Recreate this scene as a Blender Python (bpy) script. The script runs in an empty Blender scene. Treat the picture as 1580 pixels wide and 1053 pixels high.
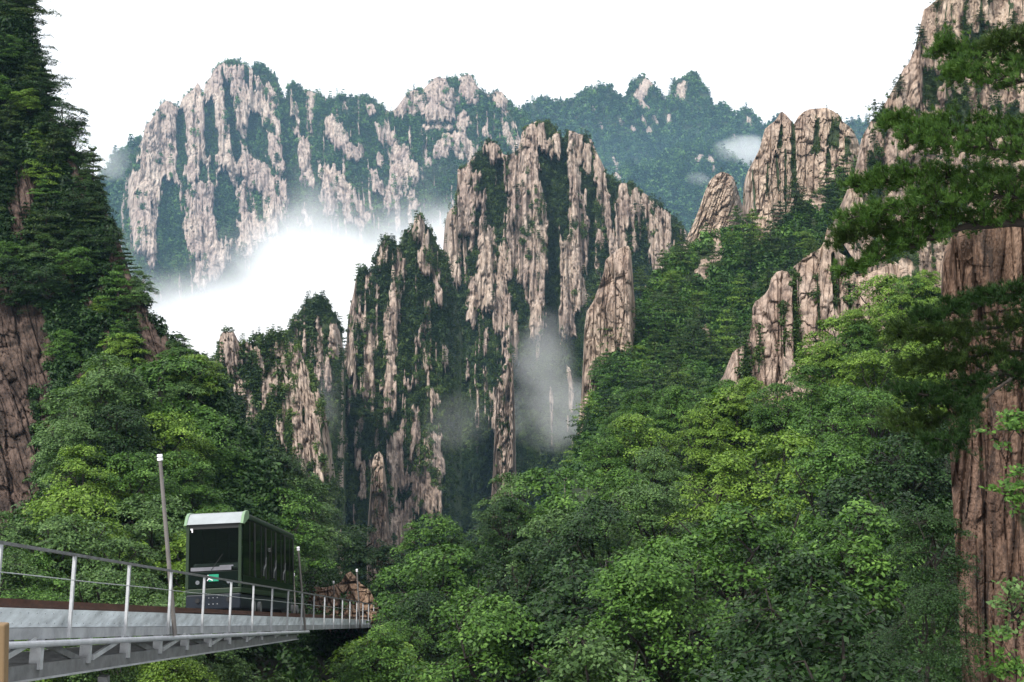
import bpy, math, random
import numpy as np
from mathutils import Vector, Matrix
R = math.radians
C = bpy.context.scene.collection
scene = bpy.context.scene
# ---------------------------------------------------------------- camera, light, exposure
F = 1896.0
cam = bpy.data.cameras.new('camera'); cam.sensor_width = 36.0; cam.lens = F * 36 / 1580
cam.clip_start = 0.1; cam.clip_end = 20000
camo = bpy.data.objects.new('camera', cam); C.objects.link(camo)
camo.location = (0, 0, 0); camo.rotation_euler = (R(90), 0, 0); scene.camera = camo
SUN_EL, SUN_AZ = 52, 222          # azimuth clockwise from +Y: behind the camera, to the left
w = bpy.data.worlds.new('World'); scene.world = w; w.use_nodes = True
nt = w.node_tree; nt.nodes.clear()
sky = nt.nodes.new('ShaderNodeTexSky'); sky.sky_type = 'NISHITA'; sky.sun_disc = False
sky.sun_elevation = R(SUN_EL); sky.sun_rotation = R(SUN_AZ); sky.air_density = 1.0; sky.dust_density = 4.0
sc_ = nt.nodes.new('ShaderNodeVectorMath'); sc_.operation = 'SCALE'; sc_.inputs[3].default_value = 0.08
nt.links.new(sky.outputs[0], sc_.inputs[0])
mx = nt.nodes.new('ShaderNodeMix'); mx.data_type = 'RGBA'; mx.inputs[0].default_value = 0.8
mx.inputs[7].default_value = (1.0, 1.0, 1.0, 1)       # the overcast layer
nt.links.new(sc_.outputs[0], mx.inputs[6])
bg = nt.nodes.new('ShaderNodeBackground'); bg.inputs[1].default_value = 0.62
nt.links.new(mx.outputs[2], bg.inputs[0])
wo = nt.nodes.new('ShaderNodeOutputWorld'); nt.links.new(bg.outputs[0], wo.inputs[0])
sl = bpy.data.lights.new('sun', 'SUN'); sl.energy = 1.5; sl.angle = R(12); sl.color = (1, 0.96, 0.9)
so = bpy.data.objects.new('sun', sl); C.objects.link(so)
sd = Vector((math.sin(R(SUN_AZ)) * math.cos(R(SUN_EL)), math.cos(R(SUN_AZ)) * math.cos(R(SUN_EL)), math.sin(R(SUN_EL))))
so.rotation_euler = sd.to_track_quat('Z', 'Y').to_euler(); so.location = sd * 50
scene.view_settings.view_transform = 'Standard'; scene.view_settings.look = 'None'
scene.view_settings.gamma = 1; scene.view_settings.exposure = 1.6
cy = scene.cycles
cy.use_denoising = True; cy.max_bounces = 6; cy.diffuse_bounces = 2; cy.glossy_bounces = 2
cy.transmission_bounces = 3; cy.transparent_max_bounces = 6; cy.volume_bounces = 3
cy.volume_max_steps = 64; cy.use_adaptive_sampling = True; cy.adaptive_threshold = 0.01

# ---------------------------------------------------------------- helpers
def P(px, py, Y):
    return ((px - 790.0) / F * Y, Y, (526.5 - py) / F * Y)
def tag(o, label=None, cat=None, group=None, kind=None):
    if label: o['label'] = label
    if cat: o['category'] = cat
    if group: o['group'] = group
    if kind: o['kind'] = kind
    return o
def mesh_np(name, V, Q, mats=None, attrs=None, flat=False):
    """V (n,3); Q (m,4) or (m,3) int."""
    me = bpy.data.meshes.new(name)
    V = np.asarray(V, np.float32); Q = np.asarray(Q, np.int32)
    k = Q.shape[1]
    me.vertices.add(len(V)); me.vertices.foreach_set('co', V.ravel())
    me.loops.add(Q.size); me.loops.foreach_set('vertex_index', Q.ravel())
    me.polygons.add(len(Q)); me.polygons.foreach_set('loop_start', np.arange(0, Q.size, k, dtype=np.int32))
    for an, av in (attrs or {}).items():
        a = me.attributes.new(an, 'FLOAT', 'POINT'); a.data.foreach_set('value', np.asarray(av, np.float32).ravel())
    me.update(calc_edges=True)
    if flat: me.shade_flat()
    for m in (mats or []): me.materials.append(m)
    return me
def link(name, me, parent=None, loc=None):
    o = bpy.data.objects.new(name, me); C.objects.link(o)
    if parent: o.parent = parent
    if loc is not None: o.location = loc
    return o
def hsh(a, b, c, s=0):
    h = (a.astype(np.int64) * 374761393 + b.astype(np.int64) * 668265263 + c.astype(np.int64) * 2147483647 + s * 1274126177) & 0xFFFFFFFF
    h = ((h ^ (h >> 13)) * 1274126177) & 0xFFFFFFFF
    h = ((h ^ (h >> 15)) * 2246822519) & 0xFFFFFFFF
    return ((h ^ (h >> 16)) & 0xFFFFFF) / float(0xFFFFFF)
def vn(x, y, s=0):
    x = np.asarray(x, float); y = np.asarray(y, float)
    xi = np.floor(x); yi = np.floor(y); fx = x - xi; fy = y - yi
    fx = fx * fx * (3 - 2 * fx); fy = fy * fy * (3 - 2 * fy)
    z = np.zeros_like(xi)
    a = hsh(xi, yi, z, s); b = hsh(xi + 1, yi, z, s); c = hsh(xi, yi + 1, z, s); d = hsh(xi + 1, yi + 1, z, s)
    return (a * (1 - fx) + b * fx) * (1 - fy) + (c * (1 - fx) + d * fx) * fy
def fbm(x, y, s=0, o=4):
    t = 0; a = 0.5; n = 0
    for k in range(o):
        t = t + a * vn(x, y, s + k * 17); n += a; a *= 0.5; x = x * 2.03 + 3.1; y = y * 2.03 + 1.7
    return t / n
def voro(x, y, s=0, box=0.0):
    x = np.asarray(x, float); y = np.asarray(y, float)
    xi = np.floor(x); yi = np.floor(y)
    f1 = np.full(x.shape, 9.0); f2 = np.full(x.shape, 9.0); cid = np.zeros(x.shape); ox = np.zeros(x.shape); oy = np.zeros(x.shape)
    z = np.zeros_like(xi)
    for i in (-1, 0, 1):
        for j in (-1, 0, 1):
            cx = xi + i; cy_ = yi + j
            dx = x - (cx + 0.12 + 0.76 * hsh(cx, cy_, z, s + 1)); dy = y - (cy_ + hsh(cx, cy_, z, s + 2))
            d = np.hypot(dx, dy) * (1 - box) + np.maximum(np.abs(dx), np.abs(dy)) * box
            n = d < f1
            f2 = np.where(n, f1, np.minimum(f2, d)); cid = np.where(n, hsh(cx, cy_, z, s + 3), cid); f1 = np.where(n, d, f1)
            ox = np.where(n, dx, ox); oy = np.where(n, dy, oy)
    return f1, f2, cid, ox, oy
def sstep(a, b, x):
    t = np.clip((x - a) / (b - a), 0, 1); return t * t * (3 - 2 * t)

# ---------------------------------------------------------------- materials
def newmat(name):
    m = bpy.data.materials.new(name); m.use_nodes = True
    n = m.node_tree; n.nodes.clear()
    out = n.nodes.new('ShaderNodeOutputMaterial')
    return m, n, out
def nd(n, t, **k):
    x = n.nodes.new(t)
    for a, v in k.items(): setattr(x, a, v)
    return x
def noise(n, vec, scale, detail=4, rough=0.55):
    t = nd(n, 'ShaderNodeTexNoise'); t.inputs['Scale'].default_value = scale
    t.inputs['Detail'].default_value = detail; t.inputs['Roughness'].default_value = rough
    n.links.new(vec, t.inputs['Vector']); return t.outputs['Fac']
def ramp(n, fac, stops):
    r = nd(n, 'ShaderNodeValToRGB'); e = r.color_ramp.elements
    e[0].position, e[0].color = stops[0][0], (*stops[0][1], 1)
    e[1].position, e[1].color = stops[-1][0], (*stops[-1][1], 1)
    for p, c in stops[1:-1]:
        q = e.new(p); q.color = (*c, 1)
    n.links.new(fac, r.inputs[0]); return r.outputs[0]
def mix(n, fac, a, b, typ='MIX'):
    m = nd(n, 'ShaderNodeMix', data_type='RGBA', blend_type=typ)
    for i, v in ((0, fac), (6, a), (7, b)):
        if hasattr(v, 'links') or hasattr(v, 'is_linked'): n.links.new(v, m.inputs[i])
        elif i == 0: m.inputs[0].default_value = v
        else: m.inputs[i].default_value = (*v, 1)
    return m.outputs[2]
def mapping(n, vec, sc):
    m = nd(n, 'ShaderNodeVectorMath', operation='MULTIPLY'); m.inputs[1].default_value = sc
    n.links.new(vec, m.inputs[0]); return m.outputs[0]
def rock_mat(name, s, light, mid, dark, stain, veg=(0.03, 0.045, 0.018), stain_amt=0.55):
    """s: metres of one joint column"""
    m, n, out = newmat(name)
    pos = nd(n, 'ShaderNodeNewGeometry').outputs['Position']
    v = mapping(n, pos, (1 / s, 1 / s, 0.16 / s))
    a = noise(n, v, 0.9, 6, 0.62)
    col = ramp(n, a, [(0.3, dark), (0.45, mid), (0.62, light)])
    b = noise(n, mapping(n, pos, (1 / s, 1 / s, 0.05 / s)), 2.2, 4, 0.6)
    bf = ramp(n, b, [(0.50, (0, 0, 0)), (0.66, (stain_amt,) * 3)])
    col = mix(n, bf, col, stain)
    c = noise(n, mapping(n, pos, (1 / s, 1 / s, 0.11 / s)), 3.4, 6, 0.66)
    cf = ramp(n, c, [(0.36, (0.42, 0.40, 0.40)), (0.47, (0.85, 0.83, 0.81)), (0.62, (1.12, 1.1, 1.07))])
    col = mix(n, 1.0, col, cf, 'MULTIPLY')
    d = noise(n, mapping(n, pos, (0.12 / s,) * 3), 1.0, 2)
    df = ramp(n, d, [(0.35, (0.85, 0.8, 0.8)), (0.65, (1.08, 1.05, 1.0))])
    col = mix(n, 1.0, col, df, 'MULTIPLY')
    at = nd(n, 'ShaderNodeAttribute', attribute_name='veg').outputs['Fac']
    g = noise(n, mapping(n, pos, (1.5 / s,) * 3), 1.0, 3)
    vf = nd(n, 'ShaderNodeMath', operation='MULTIPLY_ADD'); n.links.new(g, vf.inputs[0]); vf.inputs[1].default_value = 0.6; vf.inputs[2].default_value = -0.3
    va = nd(n, 'ShaderNodeMath', operation='ADD'); n.links.new(at, va.inputs[0]); n.links.new(vf.outputs[0], va.inputs[1])
    vm = ramp(n, va.outputs[0], [(0.45, (0, 0, 0)), (0.62, (1, 1, 1))])
    col = mix(n, vm, col, veg)
    bs = nd(n, 'ShaderNodeBsdfPrincipled'); bs.inputs['Roughness'].default_value = 0.85
    bs.inputs['Specular IOR Level'].default_value = 0.2
    n.links.new(col, bs.inputs['Base Color'])
    bp = nd(n, 'ShaderNodeBump'); bp.inputs['Strength'].default_value = 0.7; bp.inputs['Distance'].default_value = 0.22 * s
    n.links.new(c, bp.inputs['Height']); n.links.new(bp.outputs[0], bs.inputs['Normal'])
    n.links.new(bs.outputs[0], out.inputs[0]); return m
def leaf_mat(name, dark, mid, light, trans=0.22, spec=0.2):
    m, n, out = newmat(name)
    at = nd(n, 'ShaderNodeAttribute', attribute_name='tint').outputs['Fac']
    col = ramp(n, at, [(0.0, dark), (0.5, mid), (1.0, light)])
    bs = nd(n, 'ShaderNodeBsdfPrincipled'); bs.inputs['Roughness'].default_value = 0.5
    bs.inputs['Specular IOR Level'].default_value = spec
    n.links.new(col, bs.inputs['Base Color'])
    tr = nd(n, 'ShaderNodeBsdfTranslucent'); n.links.new(mix(n, 1.0, col, (1.1, 1.25, 0.5), 'MULTIPLY'), tr.inputs[0])
    ms = nd(n, 'ShaderNodeMixShader'); ms.inputs[0].default_value = trans
    n.links.new(bs.outputs[0], ms.inputs[1]); n.links.new(tr.outputs[0], ms.inputs[2])
    n.links.new(ms.outputs[0], out.inputs[0]); return m
def plain(name, col, rough=0.6, metal=0.0, spec=0.4, var=0.25, scale=3.0, stretch=(1, 1, 1)):
    m, n, out = newmat(name)
    tc = nd(n, 'ShaderNodeTexCoord').outputs['Object']
    a = noise(n, mapping(n, tc, stretch), scale, 5, 0.65)
    f = ramp(n, a, [(0.3, (1 - var,) * 3), (0.7, (1 + var * 0.5,) * 3)])
    c = mix(n, 1.0, col, f, 'MULTIPLY')
    bs = nd(n, 'ShaderNodeBsdfPrincipled'); bs.inputs['Roughness'].default_value = rough
    bs.inputs['Metallic'].default_value = metal; bs.inputs['Specular IOR Level'].default_value = spec
    n.links.new(c, bs.inputs['Base Color']); n.links.new(bs.outputs[0], out.inputs[0]); return m

ROCK_MID = rock_mat('granite_mid', 3.2, (0.45, 0.385, 0.335), (0.325, 0.264, 0.223), (0.12, 0.094, 0.085), (0.11, 0.10, 0.10))
ROCK_FAR = rock_mat('granite_far', 7.5, (0.45, 0.392, 0.35), (0.345, 0.288, 0.254), (0.15, 0.115, 0.105), (0.15, 0.135, 0.135))
ROCK_NEAR = rock_mat('granite_hillside', 2.4, (0.445, 0.372, 0.312), (0.31, 0.244, 0.198), (0.11, 0.082, 0.07), (0.09, 0.075, 0.07))
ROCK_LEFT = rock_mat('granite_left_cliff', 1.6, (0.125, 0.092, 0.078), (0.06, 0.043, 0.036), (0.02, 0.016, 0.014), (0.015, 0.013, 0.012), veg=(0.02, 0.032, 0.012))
ROCK_WALL = rock_mat('granite_near_wall', 0.75, (0.185, 0.128, 0.098), (0.115, 0.075, 0.055), (0.036, 0.025, 0.02), (0.02, 0.018, 0.018), veg=(0.02, 0.03, 0.012), stain_amt=0.9)
GREENS = {
 'bright': leaf_mat('leaves_bright', (0.040, 0.080, 0.009), (0.112, 0.200, 0.022), (0.235, 0.35, 0.060)),
 'mid': leaf_mat('leaves_mid', (0.018, 0.050, 0.008), (0.054, 0.124, 0.018), (0.132, 0.245, 0.046)),
 'grey': leaf_mat('leaves_greygreen', (0.023, 0.052, 0.013), (0.064, 0.126, 0.032), (0.155, 0.245, 0.085)),
 'dark': leaf_mat('leaves_dark', (0.006, 0.019, 0.005), (0.017, 0.045, 0.010), (0.048, 0.10, 0.026)),  # also carries the shade painted into the lower-right trees
 'oldpine': leaf_mat('old_pine_needles', (0.016, 0.042, 0.009), (0.047, 0.104, 0.018), (0.112, 0.20, 0.040), trans=0.15),
 'pine': leaf_mat('needles_green', (0.012, 0.026, 0.007), (0.032, 0.062, 0.013), (0.08, 0.125, 0.026), trans=0.15),
 'pinelight': leaf_mat('needles_light', (0.020, 0.042, 0.008), (0.05, 0.09, 0.016), (0.12, 0.175, 0.034), trans=0.2),
 'wood': leaf_mat('forest_leaves', (0.014, 0.032, 0.008), (0.040, 0.076, 0.016), (0.105, 0.155, 0.034), trans=0.2),
 'woodfar': leaf_mat('far_forest_leaves', (0.014, 0.044, 0.012), (0.044, 0.112, 0.025), (0.11, 0.215, 0.048), trans=0.2),
}
BARK = plain('bark', (0.026, 0.021, 0.017), 0.9, var=0.5, scale=6, stretch=(1, 1, 0.3))
# ---------------------------------------------------------------- mountains: ridged sheets with stone columns standing out of them
def poly(s):
    return np.array([[float(v) for v in p.split(',')] for p in s.split()])
def sheet(name, label, sil, bot, Y0, lean, strokes='', mat=None, step=1.4, pw=9.0, amp=3.0, stretch=7.0,
          edge=(30, 30), edgeD=40, allrock=0.0, auto=0.0, seed=1, relief=0.75, wf=1.0, slant=0.0, ext=0.0, blocky=1.0, flat=False, rag=0.0, cv=0.0, big=8.0, cat='mountain', jag=1.5, backD=60,
          roundtop=18, kind='structure', shear=0.0):
    sil = poly(sil); bot = poly(bot); st = [[float(v) for v in p.split(',')] for p in strokes.split()]
    x0, x1 = sil[0, 0], sil[-1, 0]
    nx = int((x1 - x0) / step) + 1; xs = np.linspace(x0, x1, nx)
    top = np.interp(xs, sil[:, 0], sil[:, 1]); bt = np.interp(xs, bot[:, 0], bot[:, 1])
    top = top + (fbm(xs / 9, xs * 0, seed, 3) - 0.5) * 2 * jag
    bt = np.maximum(bt, top + 2)
    ny = int((bt - top).max() / step) + 2
    t = np.linspace(0, 1, ny)[:, None]
    PX = np.repeat(xs[None, :], ny, 0); PY = top[None, :] + t * (bt - top)[None, :]
    # stone mask from the traced columns
    wx = (fbm(PX / 12, PY / 45, seed + 5, 3) - 0.5) * 5; wx2 = (fbm(PX / 5, PY / 9, seed + 6, 2) - 0.5) * 4
    H = np.zeros_like(PX); M = np.zeros_like(PX); cleft = []
    for k, s in enumerate(st):
        ax, ay, bx, by, wd = s[:5]; gain = s[5] if len(s) > 5 else 1.0
        dx_, dy_ = (bx - ax) * ext, (by - ay) * ext; ax -= dx_ * 0.5; ay -= dy_ * 0.5; bx += dx_; by += dy_
        pad = wd * wf + 10
        jx = np.where((xs > min(ax, bx) - pad) & (xs < max(ax, bx) + pad))[0]
        if len(jx) == 0: continue
        sl_ = slice(jx[0], jx[-1] + 1)
        qx = PX[:, sl_] + (wx + wx2)[:, sl_] * min(1, wd / 12 + 0.25); qy = PY[:, sl_] + (fbm(PX[:, sl_] / 3.0, PX[:, sl_] * 0 + k, seed, 2) - 0.5) * min(26, 8 + 0.12 * (by - ay))
        L = math.hypot(bx - ax, by - ay) + 1e-6; ux, uy = (bx - ax) / L, (by - ay) / L
        along = (qx - ax) * ux + (qy - ay) * uy; perp = (qx - ax) * uy - (qy - ay) * ux
        loc = wd * wf * 0.58 * (0.75 + 0.35 * sstep(0, L * 0.5, along)) * (0.8 + 0.5 * vn(along / 12, along * 0 + k, seed))
        over = np.maximum(np.maximum(-along, along - L), 0)
        d = np.hypot(perp, over * 1.1) / np.maximum(loc, 0.8)
        d = d + (fbm(PX[:, sl_] / 2.6, PY[:, sl_] / 50, seed + 90, 3) - 0.5) * rag
        m = sstep(1.12, 0.88, d)
        if gain > 0: M[:, sl_] = np.maximum(M[:, sl_], m)
        prof = m * (0.45 + 0.55 * np.sqrt(np.clip(1 - (np.clip(d, 0, 1)) ** 2, 0, 1))) * (3 + wd * 0.55) * gain
        if gain < 0: cleft.append((sl_, m, prof))
        else: H[:, sl_] = np.maximum(H[:, sl_], prof)
    if allrock > 0: M = np.maximum(M, sstep(1 - allrock - 0.12, 1 - allrock + 0.12, fbm(PX / (pw * 2.2), PY / (pw * 4.5), seed + 9, 4) * 1.3 - 0.15))
    if auto > 0:
        a = fbm(PX / (pw * 0.75) + shear * PY / pw, PY / (pw * 9), seed + 10, 4)
        ma = sstep(0.66 - auto * 0.15, 0.70 - auto * 0.15, a); M = np.maximum(M, ma); H = np.maximum(H, ma * 4)
    for sl_, m, prof in cleft:
        M[:, sl_] *= 1 - 0.85 * m; H[:, sl_] = H[:, sl_] * (1 - m) + prof
    # jointed granite: elongated cells at three sizes
    gx = PX + (fbm(PX / (pw * 4), PY / (pw * 9), seed + 7, 2) - 0.5) * pw * 0.7 + shear * PY
    f1, f2, c1, ox1, oy1 = voro(gx / pw, PY / (pw * stretch) + 3.3, seed + 20, 0.75)
    g1, g2, c2, ox2, oy2 = voro(gx / (pw * 0.45) + 7, PY / (pw * 0.45 * stretch * 0.8), seed + 30, 0.75)
    b1, b2, c3, ox3, oy3 = voro(gx / (pw * 2.6) + 1, PY / (pw * 2.6 * stretch * 0.7), seed + 40, 0.6)
    e1, e2, c4, ox4, oy4 = voro(gx / (pw * 0.7) + 2, PY / (pw * 1.6), seed + 50, 0.8)
    amp0 = amp; amp = amp * 1.5
    h2 = lambda c: ((c * 7919.37) % 1.0) - 0.5
    col = (c1 - 0.5) * amp * 1.9 + ox1 * h2(c1) * amp * 3.2 + oy1 * 0.9 * amp - sstep(0.12, 0.0, f2 - f1) * amp * 1.3
    col += (c2 - 0.5) * amp * 0.8 + ox2 * h2(c2) * amp * 1.4 + oy2 * 0.4 * amp - sstep(0.13, 0.0, g2 - g1) * amp * 0.6
    col += (c3 - 0.5) * amp * 3.0 + ox3 * h2(c3) * amp * 4.0 - sstep(0.08, 0, b2 - b1) * amp * 1.3
    col += ((c4 - 0.5) * 0.55 + (ox4 * h2(c4) + oy4 * (0.45 + h2(c4 * 3.1))) * 0.8 - sstep(0.06, 0, e2 - e1) * 0.15) * amp * blocky
    crk = np.maximum(sstep(0.15, 0.03, f2 - f1), 0.8 * sstep(0.10, 0.02, g2 - g1) * (c3 > 0.5)) * sstep(0.40, 0.58, fbm(PX / 8, PY / 110, seed + 91, 3))
    M = M * (1 - cv * crk)
    rough = (fbm(PX / 2.6, PY / 6.0, seed + 60, 3) - 0.5) * amp * 0.6
    bump = (fbm(PX / (big * 5), PY / (big * 9), seed + 70, 4) - 0.5) * big * 3.0
    rel = bump + relief * H + M * (col + rough) + (1 - M) * ((fbm(PX / 8, PY / 8, seed + 80, 3) - 0.5) * 7 + (fbm(PX / 22, PY / 22, seed + 81, 3) - 0.5) * 16)
    rel = rel * 1.0
    PX = PX + slant * (PY - PY.min())
    mpp = Y0 / F
    dl = np.clip((PX - x0) / edge[0], 0, 1) if edge[0] else np.ones_like(PX)
    dr = np.clip((x1 - PX) / edge[1], 0, 1) if edge[1] else np.ones_like(PX)
    ed = (1 - np.sqrt(1 - (1 - dl) ** 2)) + (1 - np.sqrt(1 - (1 - dr) ** 2))
    dt = PY - top[None, :]
    rt = np.exp(-np.maximum(dt, 0) / 7.0) * roundtop
    hgt = (bt - top).max()
    lin = np.clip((bt.max() - PY) / hgt, 0, 1.2)
    Yp = Y0 + lean * lin + ed * edgeD + mpp * (rt - rel)
    X = (PX - 790) / F * Yp; Z = (526.5 - PY) / F * Yp
    V = np.stack([X, Yp, Z], -1)
    veg = 1 - M
    # the far side of the ridge: rows that fall away behind the crest
    nb = 5; back = []
    for k in range(1, nb + 1):
        q = V[0].copy(); q[:, 1] += backD * (k / nb) ** 1.3; q[:, 2] -= (backD * 0.9 * (k / nb) ** 1.8) + (vn(xs / 6, xs * 0 + k, seed + 3)) * backD * 0.05
        q[:, 0] += (vn(xs / 5, xs * 0 + k, seed + 4) - 0.5) * backD * 0.04
        q[:, 0] *= q[:, 1] / V[0][:, 1]
        back.append(q)
    W = np.concatenate([np.stack(back[::-1]), V], 0); vg = np.concatenate([np.repeat(veg[:1], nb, 0) * 0 + 1, veg], 0)
    n0, n1 = W.shape[:2]
    idx = np.arange(n0 * n1).reshape(n0, n1)
    Q = np.stack([idx[:-1, :-1], idx[1:, :-1], idx[1:, 1:], idx[:-1, 1:]], -1).reshape(-1, 4)
    me = mesh_np(name, W.reshape(-1, 3), Q, [mat], {'veg': vg}, flat)
    o = link(name, me); tag(o, label, cat, None, kind)
    return dict(PX=PX, PY=PY, V=V, veg=veg, xs=xs, top=top, obj=o, seed=seed, rel=rel)

def leafquads(c, nrm, size, rng, aspect=0.62):
    """kite-shaped leaves at centres c with normals nrm; returns verts (n*4,3)"""
    n = len(c)
    nrm = nrm / (np.linalg.norm(nrm, axis=1, keepdims=True) + 1e-9)
    r = rng.normal(size=(n, 3)); u = r - (r * nrm).sum(1, keepdims=True) * nrm
    u /= (np.linalg.norm(u, axis=1, keepdims=True) + 1e-9); v = np.cross(nrm, u)
    s = (size * (0.7 + 0.6 * rng.random(n)))[:, None] if np.ndim(size) == 0 else size[:, None]
    a = c + u * s * 0.55; b = c + v * s * aspect * 0.5 + u * s * 0.05; d = c - v * s * aspect * 0.5 + u * s * 0.05; e = c - u * s * 0.5
    return np.stack([a, b, e, d], 1).reshape(-1, 3)
def clump_round(rng, n, leaf):
    """unit crown (radius about 1, base at z=0, top about 1.7)"""
    k = 9; sub = rng.normal(size=(k, 3)); sub /= np.linalg.norm(sub, axis=1, keepdims=True)
    sub = sub * np.array([0.58, 0.58, 0.5]) + np.array([0, 0, 0.85]); sub[:, 2] = np.abs(sub[:, 2])
    rad = 0.34 + 0.25 * rng.random(k); w_ = rng.integers(0, k, n)
    d = rng.normal(size=(n, 3)); d /= np.linalg.norm(d, axis=1, keepdims=True); d[:, 2] = d[:, 2] * 0.8 + 0.15
    c = sub[w_] + d * rad[w_][:, None] * (0.7 + 0.35 * rng.random(n))[:, None]
    nr = d * 0.7 + np.array([0, 0, 0.55]) + rng.normal(size=(n, 3)) * 0.45
    t = np.clip(0.45 + 0.22 * rng.normal(size=n) + 0.3 * (rad[w_] - 0.45), 0, 1)
    return leafquads(c, nr, leaf, rng), t
def clump_pine(rng, n, leaf):
    """unit layered pine: flat pads one above another, top about 2.6"""
    L = rng.integers(5, 8); c = []; nn = []
    for k in range(L):
        f = k / (L - 1); z = 0.5 + 1.95 * f; rr = (1.05 - 0.72 * f) * (0.75 + 0.5 * rng.random())
        nb = rng.integers(3, 6); a0 = rng.random() * 6.28
        for b in range(nb):
            a = a0 + b * 6.283 / nb + rng.normal() * 0.3; l = rr * (0.6 + 0.5 * rng.random())
            m = max(4, int(n / (L * nb)))
            q = rng.random(m) ** 0.6; sp = rng.normal(size=m) * 0.2 * (0.4 + q)
            c.append(np.stack([np.cos(a) * q * l - np.sin(a) * sp, np.sin(a) * q * l + np.cos(a) * sp, z + 0.12 * q + rng.normal(size=m) * 0.05 - 0.1 * q * q], 1))
    c = np.concatenate(c); m = len(c)
    nr = np.array([0, 0, 1.0]) + rng.normal(size=(m, 3)) * 0.5
    t = np.clip(0.45 + 0.25 * rng.normal(size=m), 0, 1)
    return leafquads(c, nr, leaf, rng, 0.5), t
_rng = np.random.default_rng(7)
CL = {'r_fine': [clump_round(_rng, 330, 0.15) for _ in range(5)], 'r_hi': [clump_round(_rng, 150, 0.36) for _ in range(7)], 'r_lo': [clump_round(_rng, 60, 0.5) for _ in range(7)],
      'p_hi': [clump_pine(_rng, 170, 0.34) for _ in range(6)], 'p_lo': [clump_pine(_rng, 60, 0.5) for _ in range(5)]}
def forest(name, label, shs, spacing, size, pine=0.3, lod='hi', mat=None, thr=0.55, seed=5, cat='forest', crest=0.6, maxpy=9999, mask=None, near=False):
    rng = np.random.default_rng(seed); VV = []; TT = []
    for sh in shs:
        PX, PY, V, veg = sh['PX'], sh['PY'], sh['V'], sh['veg']; ny, nx = PX.shape
        hp = (PY[-1] - PY[0]); stepx = PX[0, 1] - PX[0, 0]
        pts = []
        for gx in np.arange(PX[0, 0], PX[0, -1], spacing):
            j = int((gx - PX[0, 0]) / stepx)
            for gy in np.arange(0, hp[min(j, nx - 1)], spacing * 0.85):
                jj = int(np.clip(j + rng.normal() * spacing * 0.4 / stepx, 0, nx - 1))
                if hp[jj] < 1: continue
                ii = int(np.clip((gy + rng.normal() * spacing * 0.4) / hp[jj] * (ny - 1), 0, ny - 1))
                if PY[ii, jj] > maxpy: continue
                if veg[ii, jj] > thr and (mask is None or mask(PX[ii, jj], PY[ii, jj], rng)): pts.append((ii, jj))
        pj = 0
        for gx in np.arange(0, nx, max(1, spacing * 0.7 / stepx)):          # along the crest
            if rng.random() < crest:
                jj = int(min(nx - 1, gx)); pts.append((min(1, ny - 1), jj))
        for ii, jj in pts:
            p = V[ii, jj]; s = size * (0.55 + 0.75 * rng.random()) * (0.8 + 0.4 * vn(np.array(p[0] / 20), np.array(p[2] / 20), 3))
            if ii < 3: s *= 0.6
            if near: s *= float(np.clip(p[1] / 60, 0.3, 1))
            k = 'r_fine' if near else ('p_' if rng.random() < pine else 'r_') + lod
            q, t = CL[k][rng.integers(len(CL[k]))]
            a = rng.random() * 6.28; ca, sa = math.cos(a), math.sin(a)
            x = q[:, 0] * ca - q[:, 1] * sa; y = q[:, 0] * sa + q[:, 1] * ca
            VV.append(np.stack([x * s + p[0], y * s + p[1], (q[:, 2] * (0.8 + 0.5 * rng.random()) - 0.25) * s + p[2]], 1))
            tt = np.clip(t + rng.normal() * 0.16 + (vn(np.array(p[0] / 12), np.array(p[2] / 12), 9) - 0.5) * 0.7 - (0.12 if k[0] == 'p' else 0), 0, 1)
            TT.append(np.repeat(tt, 4))
    V = np.concatenate(VV); T = np.concatenate(TT)
    me = mesh_np(name, V, np.arange(len(V)).reshape(-1, 4), [mat], {'tint': T})
    o = link(name, me); tag(o, label, cat, None, 'stuff'); print(name, len(VV), len(V) // 4); return o
# ---------------------------------------------------------------- valley floor
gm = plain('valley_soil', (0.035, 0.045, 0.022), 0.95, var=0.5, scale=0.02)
n_ = 90; gx_ = np.linspace(-6000, 6000, n_); gy_ = np.concatenate([np.linspace(-400, 2200, 60), np.linspace(2400, 9000, 30)])
GX, GY = np.meshgrid(gx_, gy_); GZ = -330 + 60 * (fbm(GX / 400, GY / 400, 2, 4) - 0.5)
ii_ = np.arange(n_ * n_).reshape(n_, n_)
gq = np.stack([ii_[:-1, :-1], ii_[:-1, 1:], ii_[1:, 1:], ii_[1:, :-1]], -1).reshape(-1, 4)
tag(link('ground', mesh_np('ground', np.stack([GX, GY, GZ], -1).reshape(-1, 3), gq, [gm])), 'dark wooded valley floor far below the peaks', 'ground', None, 'structure')

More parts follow.
